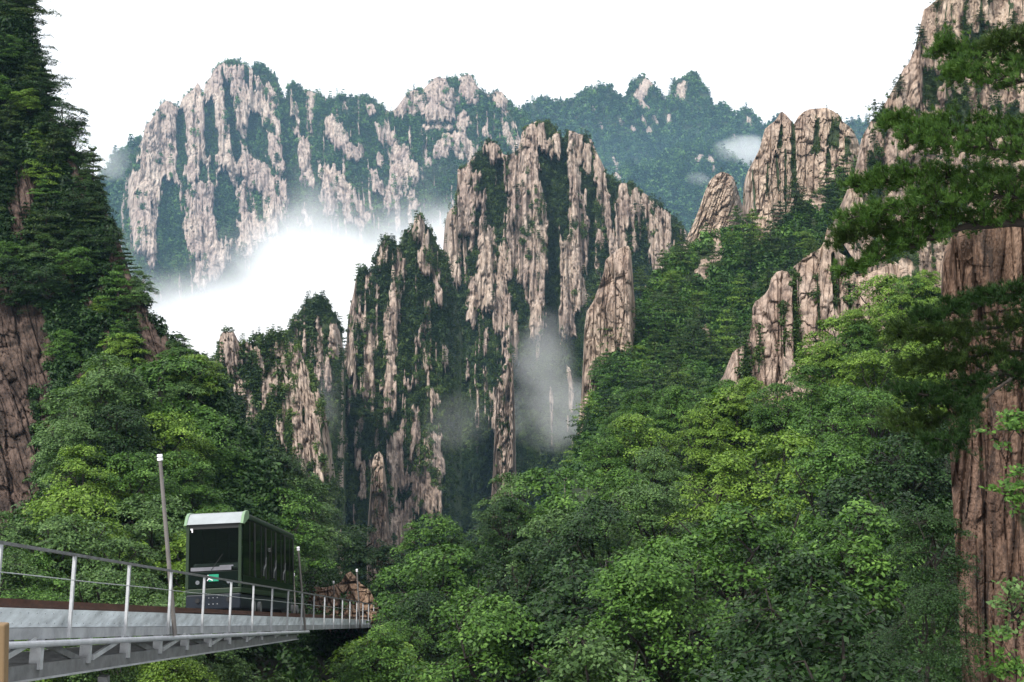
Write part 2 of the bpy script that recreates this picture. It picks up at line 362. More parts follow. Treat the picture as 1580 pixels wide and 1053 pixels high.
# ---------------------------------------------------------------- far ridges
far_blue = sheet('mountain', 'hazy blue-green ridge with two rounded summits at the back right', 
 '740,215 770,190 803,173 812,166 822,158 832,153 845,155 855,158 868,157 880,155 890,149 898,141 915,138 930,134 940,134 948,140 955,149 965,150 972,132 982,122 990,118 1000,121 1010,132 1018,147 1026,154 1034,148 1036,132 1045,122 1055,122 1063,114 1070,110 1078,116 1083,128 1092,138 1097,152 1102,163 1107,165 1115,160 1120,160 1127,172 1138,180 1143,172 1152,168 1160,174 1170,185 1180,198 1200,225 1230,260',
 '740,420 1230,420', 2500, 450,
 '1000,130,985,150,15 990,157,993,165,8 992,183,995,192,6 957,184,961,191,5 889,180,893,184,6 926,193,929,197,6 946,245,950,262,7 950,265,953,275,8 1047,134,1050,150,9 1057,128,1052,140,8 996,164,999,170,6 1000,200,1003,208,6 1031,178,1033,190,6 1155,182,1157,189,6 1076,245,1085,246,9 1095,242,1097,250,7 1010,180,1012,188,5 975,195,978,200,4 1080,265,1083,275,4 915,165,917,172,4 1130,205,1133,210,5',
 ROCK_FAR, step=1.6, pw=7, amp=2.0, seed=11, big=14, edgeD=260, backD=350, roundtop=10)
far_spur = sheet('mountain', 'lower dark green spur crossing in front of the blue ridge',
 '900,330 930,300 950,262 975,258 1000,262 1030,232 1060,222 1090,222 1105,232 1120,238 1135,246 1148,262 1165,290 1190,330', '900,460 1190,460', 2050, 230,
 '1076,245,1084,246,9 1093,242,1095,252,8 1100,258,1103,264,5 1045,280,1048,288,5 950,268,953,280,8', ROCK_FAR, step=1.6, pw=7, amp=2, seed=15, big=10, edgeD=210, backD=140, roundtop=8)
far_back = sheet('mountain', 'small pale blue summit behind the sunlit granite tower on the right', '1165,210 1180,195 1192,184 1204,180 1214,186 1226,200 1290,196 1310,190 1326,188 1345,196 1365,215', '1165,330 1365,330', 2700, 100, '', ROCK_FAR, step=2, pw=7, amp=2, seed=16, big=8, edgeD=105, backD=210, roundtop=8)
far_left0 = sheet('mountain', 'misty low shoulder at the far left of the tall granite massif', '140,300 165,262 178,240 192,232 205,222 214,216 225,222 240,240 260,280', '140,430 260,430', 1900, 100, '205,224,212,228,6', ROCK_FAR, step=1.6, pw=7, amp=2, seed=17, big=8, edgeD=60, backD=90, roundtop=8)
S_LEFT = '''228,195,228,280,14 242,188,236,275,10 253,186,259,255,12 256,158,262,186,22 272,205,274,240,8 281,156,281,182,8 292,145,296,250,14 308,130,312,220,14 300,213,297,256,8 321,126,327,175,8
333,114,342,186,14 342,152,352,238,18 347,104,352,118,6 364,118,367,172,20 354,120,368,182,8 371,160,380,188,8 384,145,391,186,10 396,122,403,142,6 396,148,399,186,7 405,150,412,175,8 414,135,422,156,8
369,186,382,211,7 422,178,436,224,6 400,200,420,212,6 420,224,432,250,14 365,224,370,238,8 376,238,394,270,20 350,247,350,280,14 407,260,415,280,12 447,160,456,240,10 455,162,457,180,5
201,281,214,361,10 216,285,224,365,16 237,278,241,298,14 243,270,269,312,8 235,346,235,392,8 288,298,288,357,6 302,297,300,372,14 317,298,323,376,16 330,338,328,384,10 340,352,338,370,6 338,270,341,300,8
353,270,357,304,12 376,289,374,317,10 370,350,372,380,10 381,336,381,374,12 391,338,391,373,8 402,346,402,365,8 412,308,421,355,9 404,270,427,317,12 431,281,463,331,10 351,363,332,407,16 311,410,311,433,10
244,285,238,340,5 260,230,262,262,5 222,250,222,282,7 270,270,276,300,6 449,163,460,222,8 466,223,466,267,12 476,258,479,280,6 493,252,496,271,4 504,263,508,310,12 517,275,545,325,16 525,290,555,330,12
512,187,525,214,14 533,222,542,235,12 569,165,574,172,8 555,225,557,237,5 586,240,588,250,6 582,191,584,199,4 590,206,601,229,10 597,206,626,258,14 620,225,633,252,8 576,265,580,286,7 588,284,590,296,5
610,267,607,310,12 622,277,634,310,8 625,145,619,165,14 640,141,638,165,12 675,128,677,163,22 660,146,660,163,14 692,144,690,157,10 717,117,726,144,14 715,178,713,191,10 658,197,688,197,5 690,214,683,231,12
709,214,715,227,18 753,143,757,150,8 770,145,776,156,12 781,165,782,172,5 714,180,718,190,8 747,202,750,208,7 781,197,787,217,7 795,215,797,222,8 700,150,705,156,6 655,245,660,252,6 530,160,533,165,6 322,165,326,218,11,-1 350,140,363,220,8,-1 278,182,280,236,8,-0.8 440,152,454,300,11,-1 392,190,398,226,16,-0.5 345,275,350,345,16,-0.5 262,300,270,390,18,-0.5'''
far_left = sheet('mountain', 'tall fluted granite massif with a domed summit rising from the cloud at back left',
 '186,330 190,300 196,270 206,240 216,222 220,215 224,193 232,187 245,165 256,155 265,158 276,168 281,153 290,143 300,135 305,127 309,133 313,146 317,128 325,120 328,110 335,102 350,94 367,94 378,100 386,106 395,99 404,100 412,106 425,118 431,130 434,148 438,154 442,152 444,132 455,132 470,140 481,140 494,148 508,153 515,153 520,146 540,150 550,150 558,147 575,152 585,162 595,168 603,174 612,166 620,155 628,143 640,138 652,138 660,130 668,122 676,117 684,122 690,120 697,120 705,125 712,117 722,114 730,120 735,132 745,142 757,146 765,141 775,142 782,153 795,167 803,172 830,200 870,230',
 '186,560 870,560', 1500, 320, S_LEFT, ROCK_FAR, step=1.25, pw=7.5, amp=2.6, seed=21, big=13, edgeD=160, backD=150, auto=0.2, roundtop=12, shear=-0.06, wf=1.5, relief=1.8, ext=0.22, rag=0.6, cv=0.6, stretch=11, blocky=0.5)

# ---------------------------------------------------------------- the middle peaks
S_MAIN = '''699,320,693,404,16 726,243,703,279,12 727,279,718,332,20 756,220,771,237,16 779,243,775,275,14 788,243,786,279,10 807,203,805,241,6 820,199,798,313,12 817,252,802,320,20 834,203,843,248,10 830,262,824,380,18
840,298,838,380,16 809,326,809,380,12 788,338,783,406,10 811,380,807,420,14 832,380,832,485,17 820,385,820,425,6 853,212,853,246,5 860,214,862,243,9 877,203,873,248,10 887,203,885,233,6 896,212,894,243,6
906,229,906,256,8 913,214,917,224,4 877,252,879,294,16 921,239,929,302,9 929,262,934,332,7 881,302,881,430,12 865,330,863,468,17 898,311,893,391,10 906,345,915,408,7 959,283,969,332,10 953,320,963,380,6
925,357,929,380,6 762,328,762,370,3 745,324,743,370,5 752,370,754,446,14 718,376,719,425,3 735,431,729,484,8 773,421,769,491,9 783,463,783,510,9 796,493,794,570,5 788,508,786,550,5 893,421,885,468,10
896,440,897,468,12 881,491,883,512,7 750,512,750,537,4 718,567,717,624,8 785,545,783,604,9 771,592,770,653,10 777,657,775,740,24 1008,325,1017,396,14 1025,335,1029,377,10 980,295,985,320,6 995,300,998,330,6
731,350,728,380,4 708,400,708,430,5 725,440,724,470,4 742,395,741,420,3 765,300,764,318,4 770,450,768,480,5 845,420,846,470,6 905,380,905,410,5 870,480,872,500,6 940,350,944,380,5 975,340,978,375,5 868,480,870,505,8 856,270,853,470,11,-1.2 840,245,852,300,12,-0.8 706,560,712,790,20,-0.8 757,690,750,790,14,-0.8 805,600,830,770,26,-0.6 916,300,912,420,6,-0.8 870,215,871,330,7,-0.8 771,260,768,330,8,-0.6'''
main = sheet('mountain', 'highest jagged granite peak in the centre with twin fluted summits',
 '676,430 683,390 686,350 690,330 695,322 703,318 705,300 700,282 697,270 705,262 718,257 728,243 735,240 745,228 748,218 760,218 770,225 776,238 785,240 798,233 803,220 805,204 812,196 818,192 828,187 838,186 850,190 858,200 865,210 870,213 874,205 878,202 885,202 895,207 905,211 912,214 918,228 922,238 928,250 935,265 942,276 952,282 965,282 980,286 990,295 1003,305 1015,312 1025,322 1040,335 1055,352 1068,372 1080,400',
 '676,1050 1080,1050', 470, 110, S_MAIN, ROCK_MID, step=1.2, pw=8.5, amp=3.8, seed=31, big=14, edgeD=60, backD=60, roundtop=10, edge=(26, 40), shear=-0.02, wf=1.55, relief=2.2, ext=0.25, auto=0.13, rag=0.85, cv=0.6, stretch=14, blocky=0.35)
S_SPIRE = '''645,333,645,356,14 656,370,660,410,16 669,405,677,460,8 615,388,615,425,6 623,405,623,433,7 590,377,587,405,6 598,382,595,400,5 606,433,604,478,7 612,455,602,530,14 585,415,583,520,6 548,425,545,470,6 547,486,543,564,10
562,490,564,512,8 572,500,570,541,10 598,482,595,520,6 650,505,650,530,6 570,560,564,604,12 564,634,555,657,8 553,657,551,710,8 522,577,519,668,11 530,615,528,640,6 540,611,534,653,6 549,573,549,604,5 602,520,602,611,14
597,611,595,657,7 637,531,633,581,14 657,535,659,562,8 620,653,616,681,8 610,683,614,735,20 639,645,643,760,11 668,690,668,770,26 665,605,672,618,10 680,660,682,690,8 640,560,640,590,6 535,525,533,560,5 530,650,529,690,7
556,455,553,490,5 628,440,630,470,4 660,470,662,495,5 575,600,573,640,5 583,650,582,690,5 560,720,560,760,8 600,690,601,720,6 655,620,657,640,5 686,540,688,580,6 600,760,606,850,26 630,780,632,830,12 690,600,700,800,18,-0.8 586,440,588,560,6,-0.6 628,440,632,560,8,-0.5'''
spire = sheet('mountain', 'steep wooded spire ridge with thin granite ribs left of the central peak',
 '508,740 513,690 516,640 519,615 522,580 530,545 535,530 536,500 541,470 545,455 550,425 558,416 565,420 577,420 579,400 582,385 588,375 598,366 605,370 612,380 619,378 621,362 625,358 632,355 637,350 640,335 645,331 652,335 656,345 662,352 668,362 675,378 682,390 690,402 695,420 700,445 705,475 712,510 716,560 716,640 712,720',
 '508,1080 712,1080', 375, 70, S_SPIRE, ROCK_MID, step=1.2, pw=8, amp=3.0, seed=41, big=12, edgeD=45, backD=40, roundtop=9, edge=(22, 34), relief=1.9, wf=1.2, ext=0.2, auto=0.1, rag=1.1, cv=0.9, stretch=12, blocky=0.4)
dome = sheet('mountain', 'small dark rounded peak half hidden between the spire ridge and the cloud',
 '425,540 438,517 445,508 452,495 460,485 468,472 475,462 485,460 497,458 505,468 512,478 520,490 525,500 527,520 530,545 533,580', '425,900 533,900', 340, 40,
 '470,482,470,546,4 487,488,496,520,7 493,516,493,580,9 515,505,517,545,14,0.6 480,520,479,560,4 505,550,506,600,7 457,495,455,510,4', ROCK_MID, step=1.2, pw=8, amp=2.6, seed=45, big=8, edgeD=40, backD=40, edge=(24, 20), roundtop=10, auto=0.2, relief=1.3)
S_SMALL = '''354,512,358,548,22 345,545,392,645,12,0.6 383,528,383,555,8 398,543,400,572,14 417,540,415,562,6 431,520,428,543,10 438,540,438,585,7 447,535,446,640,9 457,541,460,650,14 467,562,478,612,9 426,570,415,610,14 441,585,444,650,9
480,615,502,725,26 458,670,466,720,16 405,525,404,540,5 368,545,372,570,7 430,640,436,690,8 405,590,408,620,6 455,640,470,680,14 372,600,392,660,8 497,690,512,735,10'''
small = sheet('mountain', 'nearer granite crag of leaning slabs below the cloud at left',
 '325,570 335,540 340,516 345,511 360,511 367,525 375,535 380,528 388,531 395,526 400,522 405,526 415,522 420,517 428,515 436,520 445,530 455,535 462,540 470,558 478,575 490,600 497,615 505,650 512,700 517,735 520,770', '325,1000 520,1000', 240, 40, S_SMALL,
 ROCK_MID, step=1.2, pw=10, amp=3.6, seed=51, big=10, edgeD=30, backD=30, edge=(20, 24), roundtop=8, shear=-0.1, wf=1.2, auto=0.12, relief=1.4, rag=1.0, cv=0.9, stretch=10, blocky=0.5)
# ---------------------------------------------------------------- right-hand hillside, crags and cliffs
crag_back = sheet('rock_outcrop', 'slanting ribbed granite crag at the far end of the conifer slope', '1052,385 1062,362 1070,345 1080,320 1088,295 1095,280 1105,270 1115,265 1125,268 1132,275 1138,292 1146,320', '1052,430 1146,400', 335, 20, '',
 ROCK_NEAR, step=1.2, pw=9, amp=3.2, blocky=1.5, flat=True, seed=61, big=6, edgeD=25, backD=25, allrock=0.9, edge=(26, 22), roundtop=8, kind=None, cat='rock outcrop', shear=0.35)
tower = sheet('rock_outcrop', 'massive pale granite tower with blocky double summit above the conifer slope',
 '1142,345 1146,318 1147,300 1150,275 1155,262 1165,245 1172,230 1176,215 1180,200 1192,190 1198,183 1203,175 1207,173 1213,177 1220,185 1225,192 1232,180 1240,172 1250,168 1262,167 1275,166 1285,170 1295,178 1300,188 1310,195 1318,205 1327,225 1340,260',
 '1142,440 1200,420 1260,370 1340,300', 292, 30, '1223,188,1226,305,6,-1.4 1198,238,1201,292,3,-1 1230,300,1233,335,7,-0.9 1262,186,1257,232,9,-0.6 1290,188,1284,222,13,-0.5 1161,262,1166,335,3,-1.2 1206,196,1203,228,4,-1 1212,232,1212,330,3,-1 1185,250,1183,300,3,-0.8 1276,230,1280,262,5,-0.8 1305,210,1309,240,6,-0.7', ROCK_NEAR, step=1.1, pw=17, amp=3.6, stretch=5, blocky=1.5, flat=True, seed=63, big=9, edgeD=35, backD=30, allrock=0.94, edge=(28, 30), roundtop=9, kind=None, cat='rock outcrop')
top_cliff = sheet('cliff', 'tall granite cliff with wooded ledges at the upper right corner',
 '1285,345 1318,268 1330,212 1345,186 1360,170 1375,142 1385,126 1394,106 1402,98 1408,82 1420,62 1420,40 1425,15 1440,5 1450,-5 1475,-60 1720,-140', '1285,352 1330,420 1720,520', 215, 30,
 '1422,12,1419,62,10,0.7 1468,-30,1454,58,16 1490,-40,1478,58,16 1510,-40,1497,45,16 1535,-40,1520,30,14 1560,10,1542,60,20 1585,20,1570,70,22 1412,102,1393,162,26 1440,78,1447,98,22 1460,130,1455,150,10 1480,125,1478,140,8 1520,100,1530,118,18 1400,190,1395,235,24 1372,150,1368,162,8 1350,195,1352,240,16 1375,190,1378,250,16 1430,215,1436,226,12 1410,250,1420,262,8 1450,250,1460,275,10',
 ROCK_NEAR, step=1.3, pw=14, amp=2.8, seed=65, big=12, edgeD=40, backD=60, edge=(36, 1), roundtop=8, cat='cliff', cv=0.8, allrock=0.62, wf=1.3, relief=1.3)
hill = sheet('hillside', 'steep hillside under the dark conifers right of centre',
 '880,720 890,700 905,670 925,610 940,560 965,510 985,470 1000,445 1030,405 1060,385 1085,372 1110,362 1145,362 1160,384 1185,372 1200,352 1225,330 1240,318 1262,300 1285,286 1310,262 1340,250 1400,250 1500,260 1700,270',
 '880,800 1100,800 1700,800', 170, 150,
 '1105,366,1107,396,15,1.6 1088,408,1084,428,17,1.6 1090,503,1087,527,9 1212,350,1225,358,8 1160,352,1166,362,10 1142,372,1143,392,6 1255,300,1262,310,16 1270,312,1262,330,9 1078,468,1078,498,3 955,645,948,668,10 1040,365,1045,390,12 1054,364,1054,390,12 1031,380,1030,403,13 1062,370,1066,380,8',
 ROCK_NEAR, step=1.6, pw=12, amp=2.6, seed=67, big=14, edgeD=60, backD=30, edge=(30, 1), roundtop=8, cat='hillside')
crag_near = sheet('rock_outcrop', 'blocky pinkish granite crag above the bright broadleaf trees on the right',
 '1108,592 1116,580 1130,545 1138,538 1150,532 1156,518 1160,500 1160,478 1165,466 1180,455 1186,446 1190,430 1198,420 1207,417 1215,420 1222,430 1224,412 1240,398 1250,391 1265,384 1272,372 1276,352 1281,354 1290,372 1295,390 1306,396 1320,424 1345,420 1380,404 1400,416 1412,450',
 '1108,650 1200,640 1300,570 1412,530', 118, 12, '1226,420,1229,560,6,-1.6 1209,465,1211,550,2,-1.2 1261,425,1264,510,3,-1.2 1285,395,1290,480,5,-1.4 1173,500,1171,570,2,-1 1311,440,1312,490,4,-1 1150,540,1152,600,4,-1.2', ROCK_NEAR, step=1.1, pw=24, amp=4.4, stretch=7, blocky=1.1, flat=True, seed=69, big=14, edgeD=14, backD=14, allrock=0.97, edge=(36, 1), roundtop=12, kind=None, cat='rock outcrop', jag=1.0)
pillar = sheet('rock_pillar', 'free-standing pale granite pillar with a blunt top in front of the central peak',
 '884,720 888,690 893,650 897,610 900,560 902,505 905,482 915,466 925,440 932,418 934,402 945,392 955,384 963,380 970,380 974,388 976,420 978,450 981,480', '884,760 981,690', 226, 12, '',
 ROCK_NEAR, step=1.0, pw=13, amp=2.6, stretch=7, blocky=0.9, flat=True, seed=71, big=6, edgeD=16, backD=14, allrock=0.99, edge=(26, 12), roundtop=9, kind=None, cat='rock pillar', jag=0.8)
pillar2 = sheet('rock_pillar', 'slim ragged granite needle beside the mist at the foot of the central peak', '757,790 761,720 764,650 767,600 772,586 779,596 783,560 787,538 791,556 793,600 795,680 798,790', '757,940 798,940', 340, 12, '',
 ROCK_MID, step=1.0, pw=8, amp=2.8, flat=True, blocky=1.5, cv=0.8, seed=73, big=4, edgeD=14, backD=12, allrock=0.93, edge=(9, 9), roundtop=8, kind=None, cat='rock pillar', jag=1)
pillar3 = sheet('rock_pillar', 'short pointed brown granite stub at the bottom of the spire ridge', '566,830 571,760 574,715 578,702 585,697 591,704 596,740 602,830', '566,960 602,960', 300, 8, '',
 ROCK_NEAR, step=1.0, pw=9, amp=2.8, flat=True, blocky=1.5, cv=0.7, seed=75, big=4, edgeD=10, backD=10, allrock=0.97, edge=(9, 9), roundtop=8, kind=None, cat='rock pillar', jag=1)
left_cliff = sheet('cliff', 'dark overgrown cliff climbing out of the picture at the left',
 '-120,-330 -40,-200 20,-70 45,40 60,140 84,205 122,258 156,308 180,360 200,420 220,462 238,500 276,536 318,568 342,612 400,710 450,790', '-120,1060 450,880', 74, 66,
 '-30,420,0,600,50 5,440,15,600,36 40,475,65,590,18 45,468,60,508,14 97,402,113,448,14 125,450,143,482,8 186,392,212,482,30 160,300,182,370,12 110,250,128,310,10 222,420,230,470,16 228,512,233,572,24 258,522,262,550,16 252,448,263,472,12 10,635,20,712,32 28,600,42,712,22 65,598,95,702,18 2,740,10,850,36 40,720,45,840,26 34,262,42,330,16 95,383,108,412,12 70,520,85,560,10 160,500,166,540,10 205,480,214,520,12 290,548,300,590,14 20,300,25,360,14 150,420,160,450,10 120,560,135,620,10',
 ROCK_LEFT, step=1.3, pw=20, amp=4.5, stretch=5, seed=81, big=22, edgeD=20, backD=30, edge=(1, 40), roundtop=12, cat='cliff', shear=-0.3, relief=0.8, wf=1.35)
wall = sheet('cliff', 'near vertical reddish brown cliff face with black streaks at the right edge',
 '1434,450 1438,410 1444,384 1456,364 1478,350 1510,335 1535,300 1560,268 1600,235 1700,180 1900,120', '1434,1250 1900,1250', 27, 4, '', ROCK_WALL, step=1.6, pw=62, amp=8, stretch=10, blocky=0.6, flat=True, seed=83, big=16, edgeD=1.0, backD=0.3, allrock=0.97, edge=(36, 1), roundtop=30, cat='cliff', slant=0.055, jag=4)

ROCK_B = rock_mat('granite_brown', 0.9, (0.26, 0.185, 0.135), (0.18, 0.12, 0.085), (0.06, 0.042, 0.034), (0.05, 0.04, 0.035), stain_amt=0.4)
cut = sheet('boulder', 'brown rock face behind the railing past the funicular car', '455,965 462,930 470,912 482,905 500,907 515,903 526,898 533,886 541,882 549,890 556,900 570,910 580,930 596,960', '455,985 596,985', 86, 3, '',
 ROCK_B, step=0.9, pw=22, amp=3.2, stretch=1.6, blocky=1.4, flat=True, seed=91, big=7, edgeD=4, backD=5, allrock=0.97, edge=(22, 26), roundtop=8, kind=None, cat='boulder', jag=0.8)
# ---------------------------------------------------------------- broadleaf slopes close to the camera
cpx = np.array([-150, 150, 350, 560, 700, 900, 1150, 1440, 1800.]); cpy = np.array([400, 540, 700, 800, 900, 1000, 1100, 1300.])
CT = np.array([[150, 110, 130, 200, 200, 180, 150, 100, 80], [110, 88, 100, 170, 180, 160, 112, 74, 55], [75, 75, 88, 120, 118, 92, 70, 50, 38], [62, 66, 76, 95, 85, 62, 47, 36, 30],
 [50, 58, 66, 80, 62, 44, 35, 28, 24], [44, 52, 56, 58, 42, 32, 26, 22, 19], [36, 42, 44, 40, 31, 25, 21, 18, 16], [24, 28, 28, 27, 22, 18, 15, 13, 12.]])
def canopyY(px, py):
    px = np.clip(np.asarray(px, float), cpx[0], cpx[-1]); py = np.clip(np.asarray(py, float), cpy[0], cpy[-1])
    i = np.clip(np.searchsorted(cpy, py) - 1, 0, len(cpy) - 2); j = np.clip(np.searchsorted(cpx, px) - 1, 0, len(cpx) - 2)
    u = (py - cpy[i]) / (cpy[i + 1] - cpy[i]); v = (px - cpx[j]) / (cpx[j + 1] - cpx[j])
    L = np.log(CT)
    return np.exp((L[i, j] * (1 - v) + L[i, j + 1] * v) * (1 - u) + (L[i + 1, j] * (1 - v) + L[i + 1, j + 1] * v) * u)
DROP = 6.5
csil = poly('-150,900 60,620 110,560 160,530 260,560 350,600 400,680 470,740 540,782 580,836 620,844 650,790 700,775 760,735 830,720 900,695 935,668 975,604 1030,584 1080,590 1120,588 1200,578 1260,528 1310,488 1360,448 1420,412 1460,405 1800,400')
gx2 = np.linspace(-150, 1800, 200); V2 = []
for tt in np.linspace(0, 1, 90):
    sy = np.interp(gx2, csil[:, 0], csil[:, 1]); py = sy + (1320 - sy) * tt; Yc = canopyY(gx2, py)
    V2.append(np.stack([(gx2 - 790) / F * Yc, Yc, (526.5 - py) / F * Yc - DROP + (fbm(gx2 / 60, py / 60, 4, 3) - 0.5) * 2.0], 1))
back2 = V2[0].copy(); back2[:, 1] += 12; back2[:, 2] -= 14; back3 = back2.copy(); back3[:, 1] += 60; back3[:, 2] -= 110
V2 = np.stack([back3, back2] + V2); n0, n1 = V2.shape[:2]; ix = np.arange(n0 * n1).reshape(n0, n1)
q2 = np.stack([ix[:-1, :-1], ix[1:, :-1], ix[1:, 1:], ix[:-1, 1:]], -1).reshape(-1, 4)
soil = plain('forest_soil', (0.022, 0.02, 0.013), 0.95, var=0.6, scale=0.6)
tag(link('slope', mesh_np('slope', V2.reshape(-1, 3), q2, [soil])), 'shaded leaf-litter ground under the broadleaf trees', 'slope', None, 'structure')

slope = dict(PX=np.repeat(gx2[None], 90, 0), PY=np.stack([np.interp(gx2, csil[:, 0], csil[:, 1]) * (1 - t_) + 1320 * t_ for t_ in np.linspace(0, 1, 90)]), V=V2[2:], veg=np.ones((90, 200)))
# ---------------------------------------------------------------- woods on the distant rock
forest('woods', 'dense blue-green woods covering the far ridges', [far_blue, far_spur, far_back, far_left0], 5.0, 8.0, 0.25, 'lo', GREENS['woodfar'], seed=3)
forest('woods', 'trees clinging to the ledges and gullies of the tall massif at back left', [far_left], 4.4, 4.4, 0.3, 'lo', GREENS['woodfar'], seed=4, thr=0.5)
forest('woods', 'trees growing in the gullies and on the crest of the central peak', [main], 5.2, 1.7, 0.4, 'hi', GREENS['wood'], seed=5, thr=0.5, crest=0.45)
forest('woods', 'trees covering the wooded spire ridge', [spire], 5.4, 1.4, 0.35, 'hi', GREENS['wood'], seed=6, thr=0.5, crest=0.5)
forest('woods', 'trees on the small dark rounded peak and the leaning crag', [dome, small], 6.0, 1.2, 0.4, 'hi', GREENS['wood'], seed=7, thr=0.5, crest=0.5)
forest('bushes', 'bushes in the joints of the granite crags and towers on the right', [crag_back, tower, crag_near, pillar, pillar2, pillar3, top_cliff], 8, 0.8, 0.6, 'hi', GREENS['wood'], seed=8, thr=0.45, crest=0.25, cat='bushes')
forest('undergrowth', 'dark shrubby undergrowth between the conifers on the hillside', [hill], 10, 1.7, 0.0, 'hi', GREENS['mid'], seed=9, thr=0.5, cat='undergrowth', maxpy=760)
forest('undergrowth', 'ferns and shrubs on the ledges of the dark left cliff', [left_cliff], 9, 0.7, 0.1, 'hi', GREENS['dark'], seed=10, thr=0.5, cat='undergrowth')
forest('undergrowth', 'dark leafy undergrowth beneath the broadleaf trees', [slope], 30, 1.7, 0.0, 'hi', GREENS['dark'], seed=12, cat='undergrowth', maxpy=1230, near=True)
# ---------------------------------------------------------------- trees that stand as things of their own
def tubes(segs, sides=6):
    """segs: list of (p0, p1, r0, r1); one joined tapered tube per segment"""
    VV = []; QQ = []; b = 0
    an = np.arange(sides) * 2 * np.pi / sides
    for p0, p1, r0, r1 in segs:
        p0 = np.array(p0, float); p1 = np.array(p1, float); d = p1 - p0; L = np.linalg.norm(d)
        if L < 1e-5: continue
        d /= L; h = np.array([0, 0, 1.0]) if abs(d[2]) < 0.9 else np.array([1.0, 0, 0])
        u = np.cross(d, h); u /= np.linalg.norm(u); v = np.cross(d, u)
        ring = np.cos(an)[:, None] * u + np.sin(an)[:, None] * v
        VV.append(p0 + ring * r0); VV.append(p1 + d * r1 * 0.4 + ring * r1)
        for k in range(sides):
            k2 = (k + 1) % sides; QQ.append((b + k, b + k2, b + sides + k2, b + sides + k))
        b += 2 * sides
    return np.concatenate(VV), np.array(QQ)
def bend(p0, p1, n, amp, rng, sag=0.0):
    t = np.linspace(0, 1, n + 1)[:, None]; q = p0 + (p1 - p0) * t
    q[1:-1] += rng.normal(size=(n - 1, 3)) * amp; q[:, 2] += sag * np.sin(np.pi * t[:, 0]); return q
def chain(q, r0, r1):
    n = len(q) - 1; return [(q[i], q[i + 1], r0 + (r1 - r0) * i / n, r0 + (r1 - r0) * (i + 1) / n) for i in range(n)]
def broadleaf(seed, H, Rc, nspray, nleaf, leaf, flat=0.3):
    rng = np.random.default_rng(seed); segs = []; lf = rng.uniform(0.5, 0.95); loose = rng.uniform(0.15, 0.4)
    lean = rng.normal(size=2) * 0.5; fork = np.array([lean[0] * 0.4, lean[1] * 0.4, H * 0.38])
    segs += chain(bend(np.array([0, 0, -1.2]), fork, 4, 0.06, rng), 0.16 * H / 7, 0.11 * H / 7)
    nl = rng.integers(6, 9); limbs = []
    for k in range(nl):
        a = 6.283 * k / nl + rng.normal() * 0.35; rr = Rc * (0.35 + 0.4 * rng.random()); zz = H * (0.58 + 0.34 * rng.random())
        if k == 0: rr *= 0.2; zz = H * 0.93
        e = np.array([np.cos(a) * rr + lean[0], np.sin(a) * rr + lean[1], zz]); s = np.array([fork[0], fork[1], H * (0.28 + 0.12 * rng.random())])
        q = bend(s, e, 5, 0.14, rng, 0.25); limbs.append(q); segs += chain(q, 0.09 * H / 7, 0.03 * H / 7)
    pts = np.concatenate(limbs)
    # boughs: an uneven set of lobes; each carries flat sprays of leaves
    nb = rng.integers(15, 21); lob = []
    for k in range(nb):
        a = 6.283 * k / nb * 2.4 + rng.normal() * 0.3; f = rng.random(); z = 0.22 + 0.7 * f
        rr = Rc * (0.78 - 0.55 * f ** 1.5) * (0.75 + 0.45 * rng.random())
        lob.append((np.cos(a) * rr + lean[0], np.sin(a) * rr + lean[1], H * z, Rc * (0.28 + 0.2 * rng.random())))
    lob.append((lean[0], lean[1], H * 0.92, Rc * 0.3)); lob = np.array(lob)
    Cc = []; Nn = []; Tt = []; tw = []
    for k in range(nspray):
        l = lob[rng.integers(len(lob))]; d = rng.normal(size=3); d /= np.linalg.norm(d)
        d[2] = abs(d[2]) * 0.9 if rng.random() < 0.88 else d[2]
        c = l[:3] + d * l[3] * np.array([1, 1, lf]) * (0.65 + 0.4 * rng.random())
        if rng.random() < loose:
            d = rng.normal(size=3); d /= np.linalg.norm(d); c = np.array([lean[0], lean[1], H * 0.55]) + d * np.array([Rc * 0.92, Rc * 0.92, H * 0.44]) * rng.uniform(0.55, 1.0)
        j = np.argmin(((pts - c) ** 2).sum(1)); b0 = pts[j]
        dd = c - b0; ln = np.linalg.norm(dd); b0 = c - dd * min(1, 0.9 / (ln + 1e-6))
        tw += chain(bend(b0, c, 2, 0.05, rng), 0.016, 0.006)
        outd = c - np.array([lean[0], lean[1], H * 0.5]); oh = outd[:2] / (np.linalg.norm(outd[:2]) + 1e-6)
        m = int(nleaf * (0.6 + 0.8 * rng.random())); sr = Rc * 0.17 * (0.7 + 0.7 * rng.random())
        q = np.sqrt(rng.random(m)); a = rng.random(m) * 6.283
        x = q * np.cos(a) * sr; y = q * np.sin(a) * sr
        zz = rng.normal(size=m) * sr * flat * 0.45 - (q ** 2) * sr * 0.45 - (x * oh[0] + y * oh[1]) * 0.25
        Cc.append(c + np.stack([x, y, zz], 1))
        nr = np.stack([x / sr * 0.45 + oh[0] * 0.28, y / sr * 0.45 + oh[1] * 0.28, np.full(m, 0.85)], 1) + rng.normal(size=(m, 3)) * 0.34
        Nn.append(nr); Tt.append(np.clip(0.42 + rng.normal() * 0.13 + rng.normal(size=m) * 0.2, 0, 1))
    Cc = np.concatenate(Cc); V = leafquads(Cc, np.concatenate(Nn), leaf, rng, 0.58); T = np.repeat(np.concatenate(Tt), 4)
    tv, tq = tubes(segs, 6); wv, wq = tubes(tw, 4); nv = len(V); ql = np.arange(nv).reshape(-1, 4)
    cm = mesh_np('crown', np.concatenate([V, wv]), np.concatenate([ql, wq + nv]), [GREENS['mid'], BARK], {'tint': np.concatenate([T, np.zeros(len(wv))])})
    mi = np.zeros(len(ql) + len(wq), np.int32); mi[len(ql):] = 1; cm.polygons.foreach_set('material_index', mi)
